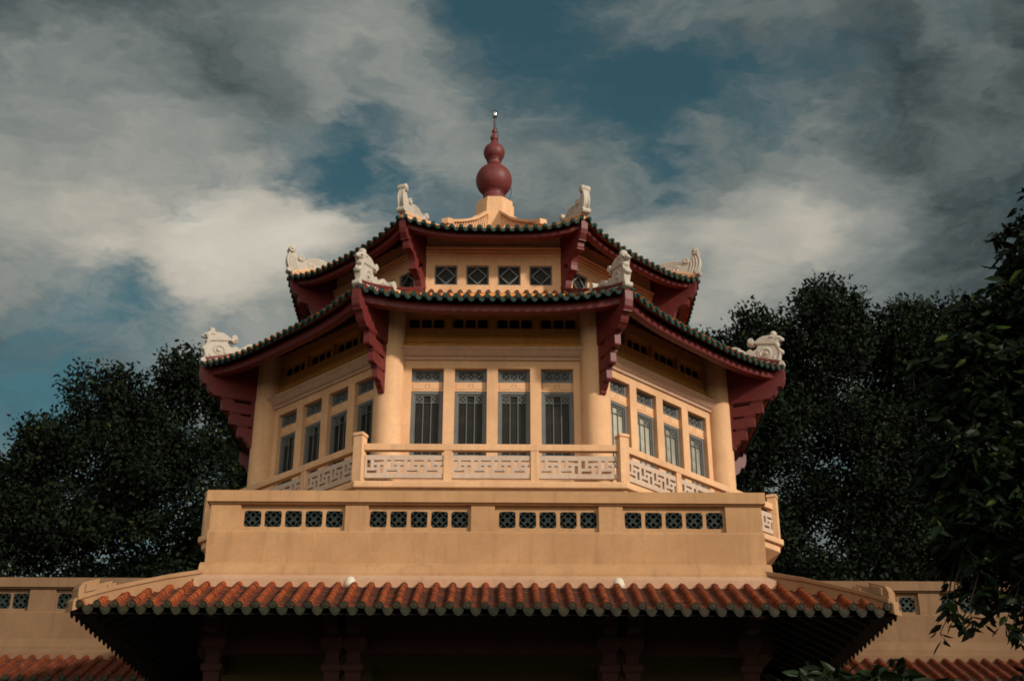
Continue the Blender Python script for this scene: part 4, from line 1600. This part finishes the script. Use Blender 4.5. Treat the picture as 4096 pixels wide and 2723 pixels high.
lum = mnode('MAXIMUM', lum, .05)
# added glow behind the photographer and around the sun, placed to light the walls
glow = total([blob(Vector((-.15, -.95, .25)).normalized(), R(52), 1.6, raw), blob(sun_dir, R(30), .8, raw)], 0.0)
lum = mnode('ADD', lum, glow)
tint = nt.nodes.new('ShaderNodeMix'); tint.data_type = 'RGBA'
tint.inputs[6].default_value = (.70, .92, .95, 1); tint.inputs[7].default_value = (1.07, 1.0, .85, 1)
tl = nt.nodes.new('ShaderNodeMapRange')
tl.inputs['From Min'].default_value = .08; tl.inputs['From Max'].default_value = .42
nt.links.new(lum, tl.inputs['Value']); nt.links.new(tl.outputs[0], tint.inputs[0])
cloud = nt.nodes.new('ShaderNodeVectorMath'); cloud.operation = 'SCALE'
nt.links.new(tint.outputs[2], cloud.inputs[0]); nt.links.new(lum, cloud.inputs['Scale'])
sky = nt.nodes.new('ShaderNodeTexSky')
sky.sky_type = 'NISHITA'
sky.sun_disc = False
sky.sun_elevation = SUN_EL
sky.sun_rotation = math.atan2(sun_dir.x, sun_dir.y)
SKY_STRENGTH = .10
tk = nt.nodes.new('ShaderNodeVectorMath'); tk.operation = 'MULTIPLY'
tk.inputs[1].default_value = (.36, .60, .47)
nt.links.new(sky.outputs[0], tk.inputs[0])
# clouds are given in final brightness, so divide by the background strength
cs = nt.nodes.new('ShaderNodeVectorMath'); cs.operation = 'SCALE'; cs.inputs['Scale'].default_value = 1 / SKY_STRENGTH
nt.links.new(cloud.outputs[0], cs.inputs[0])
mx = nt.nodes.new('ShaderNodeMix'); mx.data_type = 'RGBA'
nt.links.new(mask, mx.inputs[0]); nt.links.new(tk.outputs[0], mx.inputs[6]); nt.links.new(cs.outputs[0], mx.inputs[7])
nt.links.new(mx.outputs[2], bg.inputs['Color'])
bg.inputs['Strength'].default_value = SKY_STRENGTH

sun = bpy.data.lights.new('sun', 'SUN')
sun.energy = 3.4
sun.angle = R(3.0)
sun.color = (1.0, .91, .79)
so_ = bpy.data.objects.new('sun', sun)
COL.objects.link(so_)
so_.rotation_euler = (-sun_dir).to_track_quat('-Z', 'Y').to_euler()
so_.location = (20, -30, 40)

# ================================================================== camera
cam = bpy.data.cameras.new('camera')
cam.sensor_width = 36.0
cam.lens = F_PX / 2359 * 36
cam.clip_end = 3000
co = bpy.data.objects.new('camera', cam)
COL.objects.link(co)
Xp, Up, Fw = Vector((1, 0, 0)), Vector((0, -math.sin(PITCH), math.cos(PITCH))), Vector((0, math.cos(PITCH), math.sin(PITCH)))
right = Xp * math.cos(ROLL) + Up * math.sin(ROLL)
up = -Xp * math.sin(ROLL) + Up * math.cos(ROLL)
rz = Matrix.Rotation(-YAW, 3, 'Z')
right, up, Fw = rz @ right, rz @ up, rz @ Fw
m = Matrix((right, up, -Fw)).transposed().to_4x4()
m.translation = Vector((CX, -CD, EYE))
co.matrix_world = m
scene.camera = co

scene.view_settings.view_transform = 'Standard'
scene.view_settings.look = 'None'
scene.view_settings.exposure = 0
scene.view_settings.gamma = 1
scene.cycles.filter_width = 1.8
scene.cycles.max_bounces = 5
scene.cycles.diffuse_bounces = 2
scene.cycles.use_denoising = True
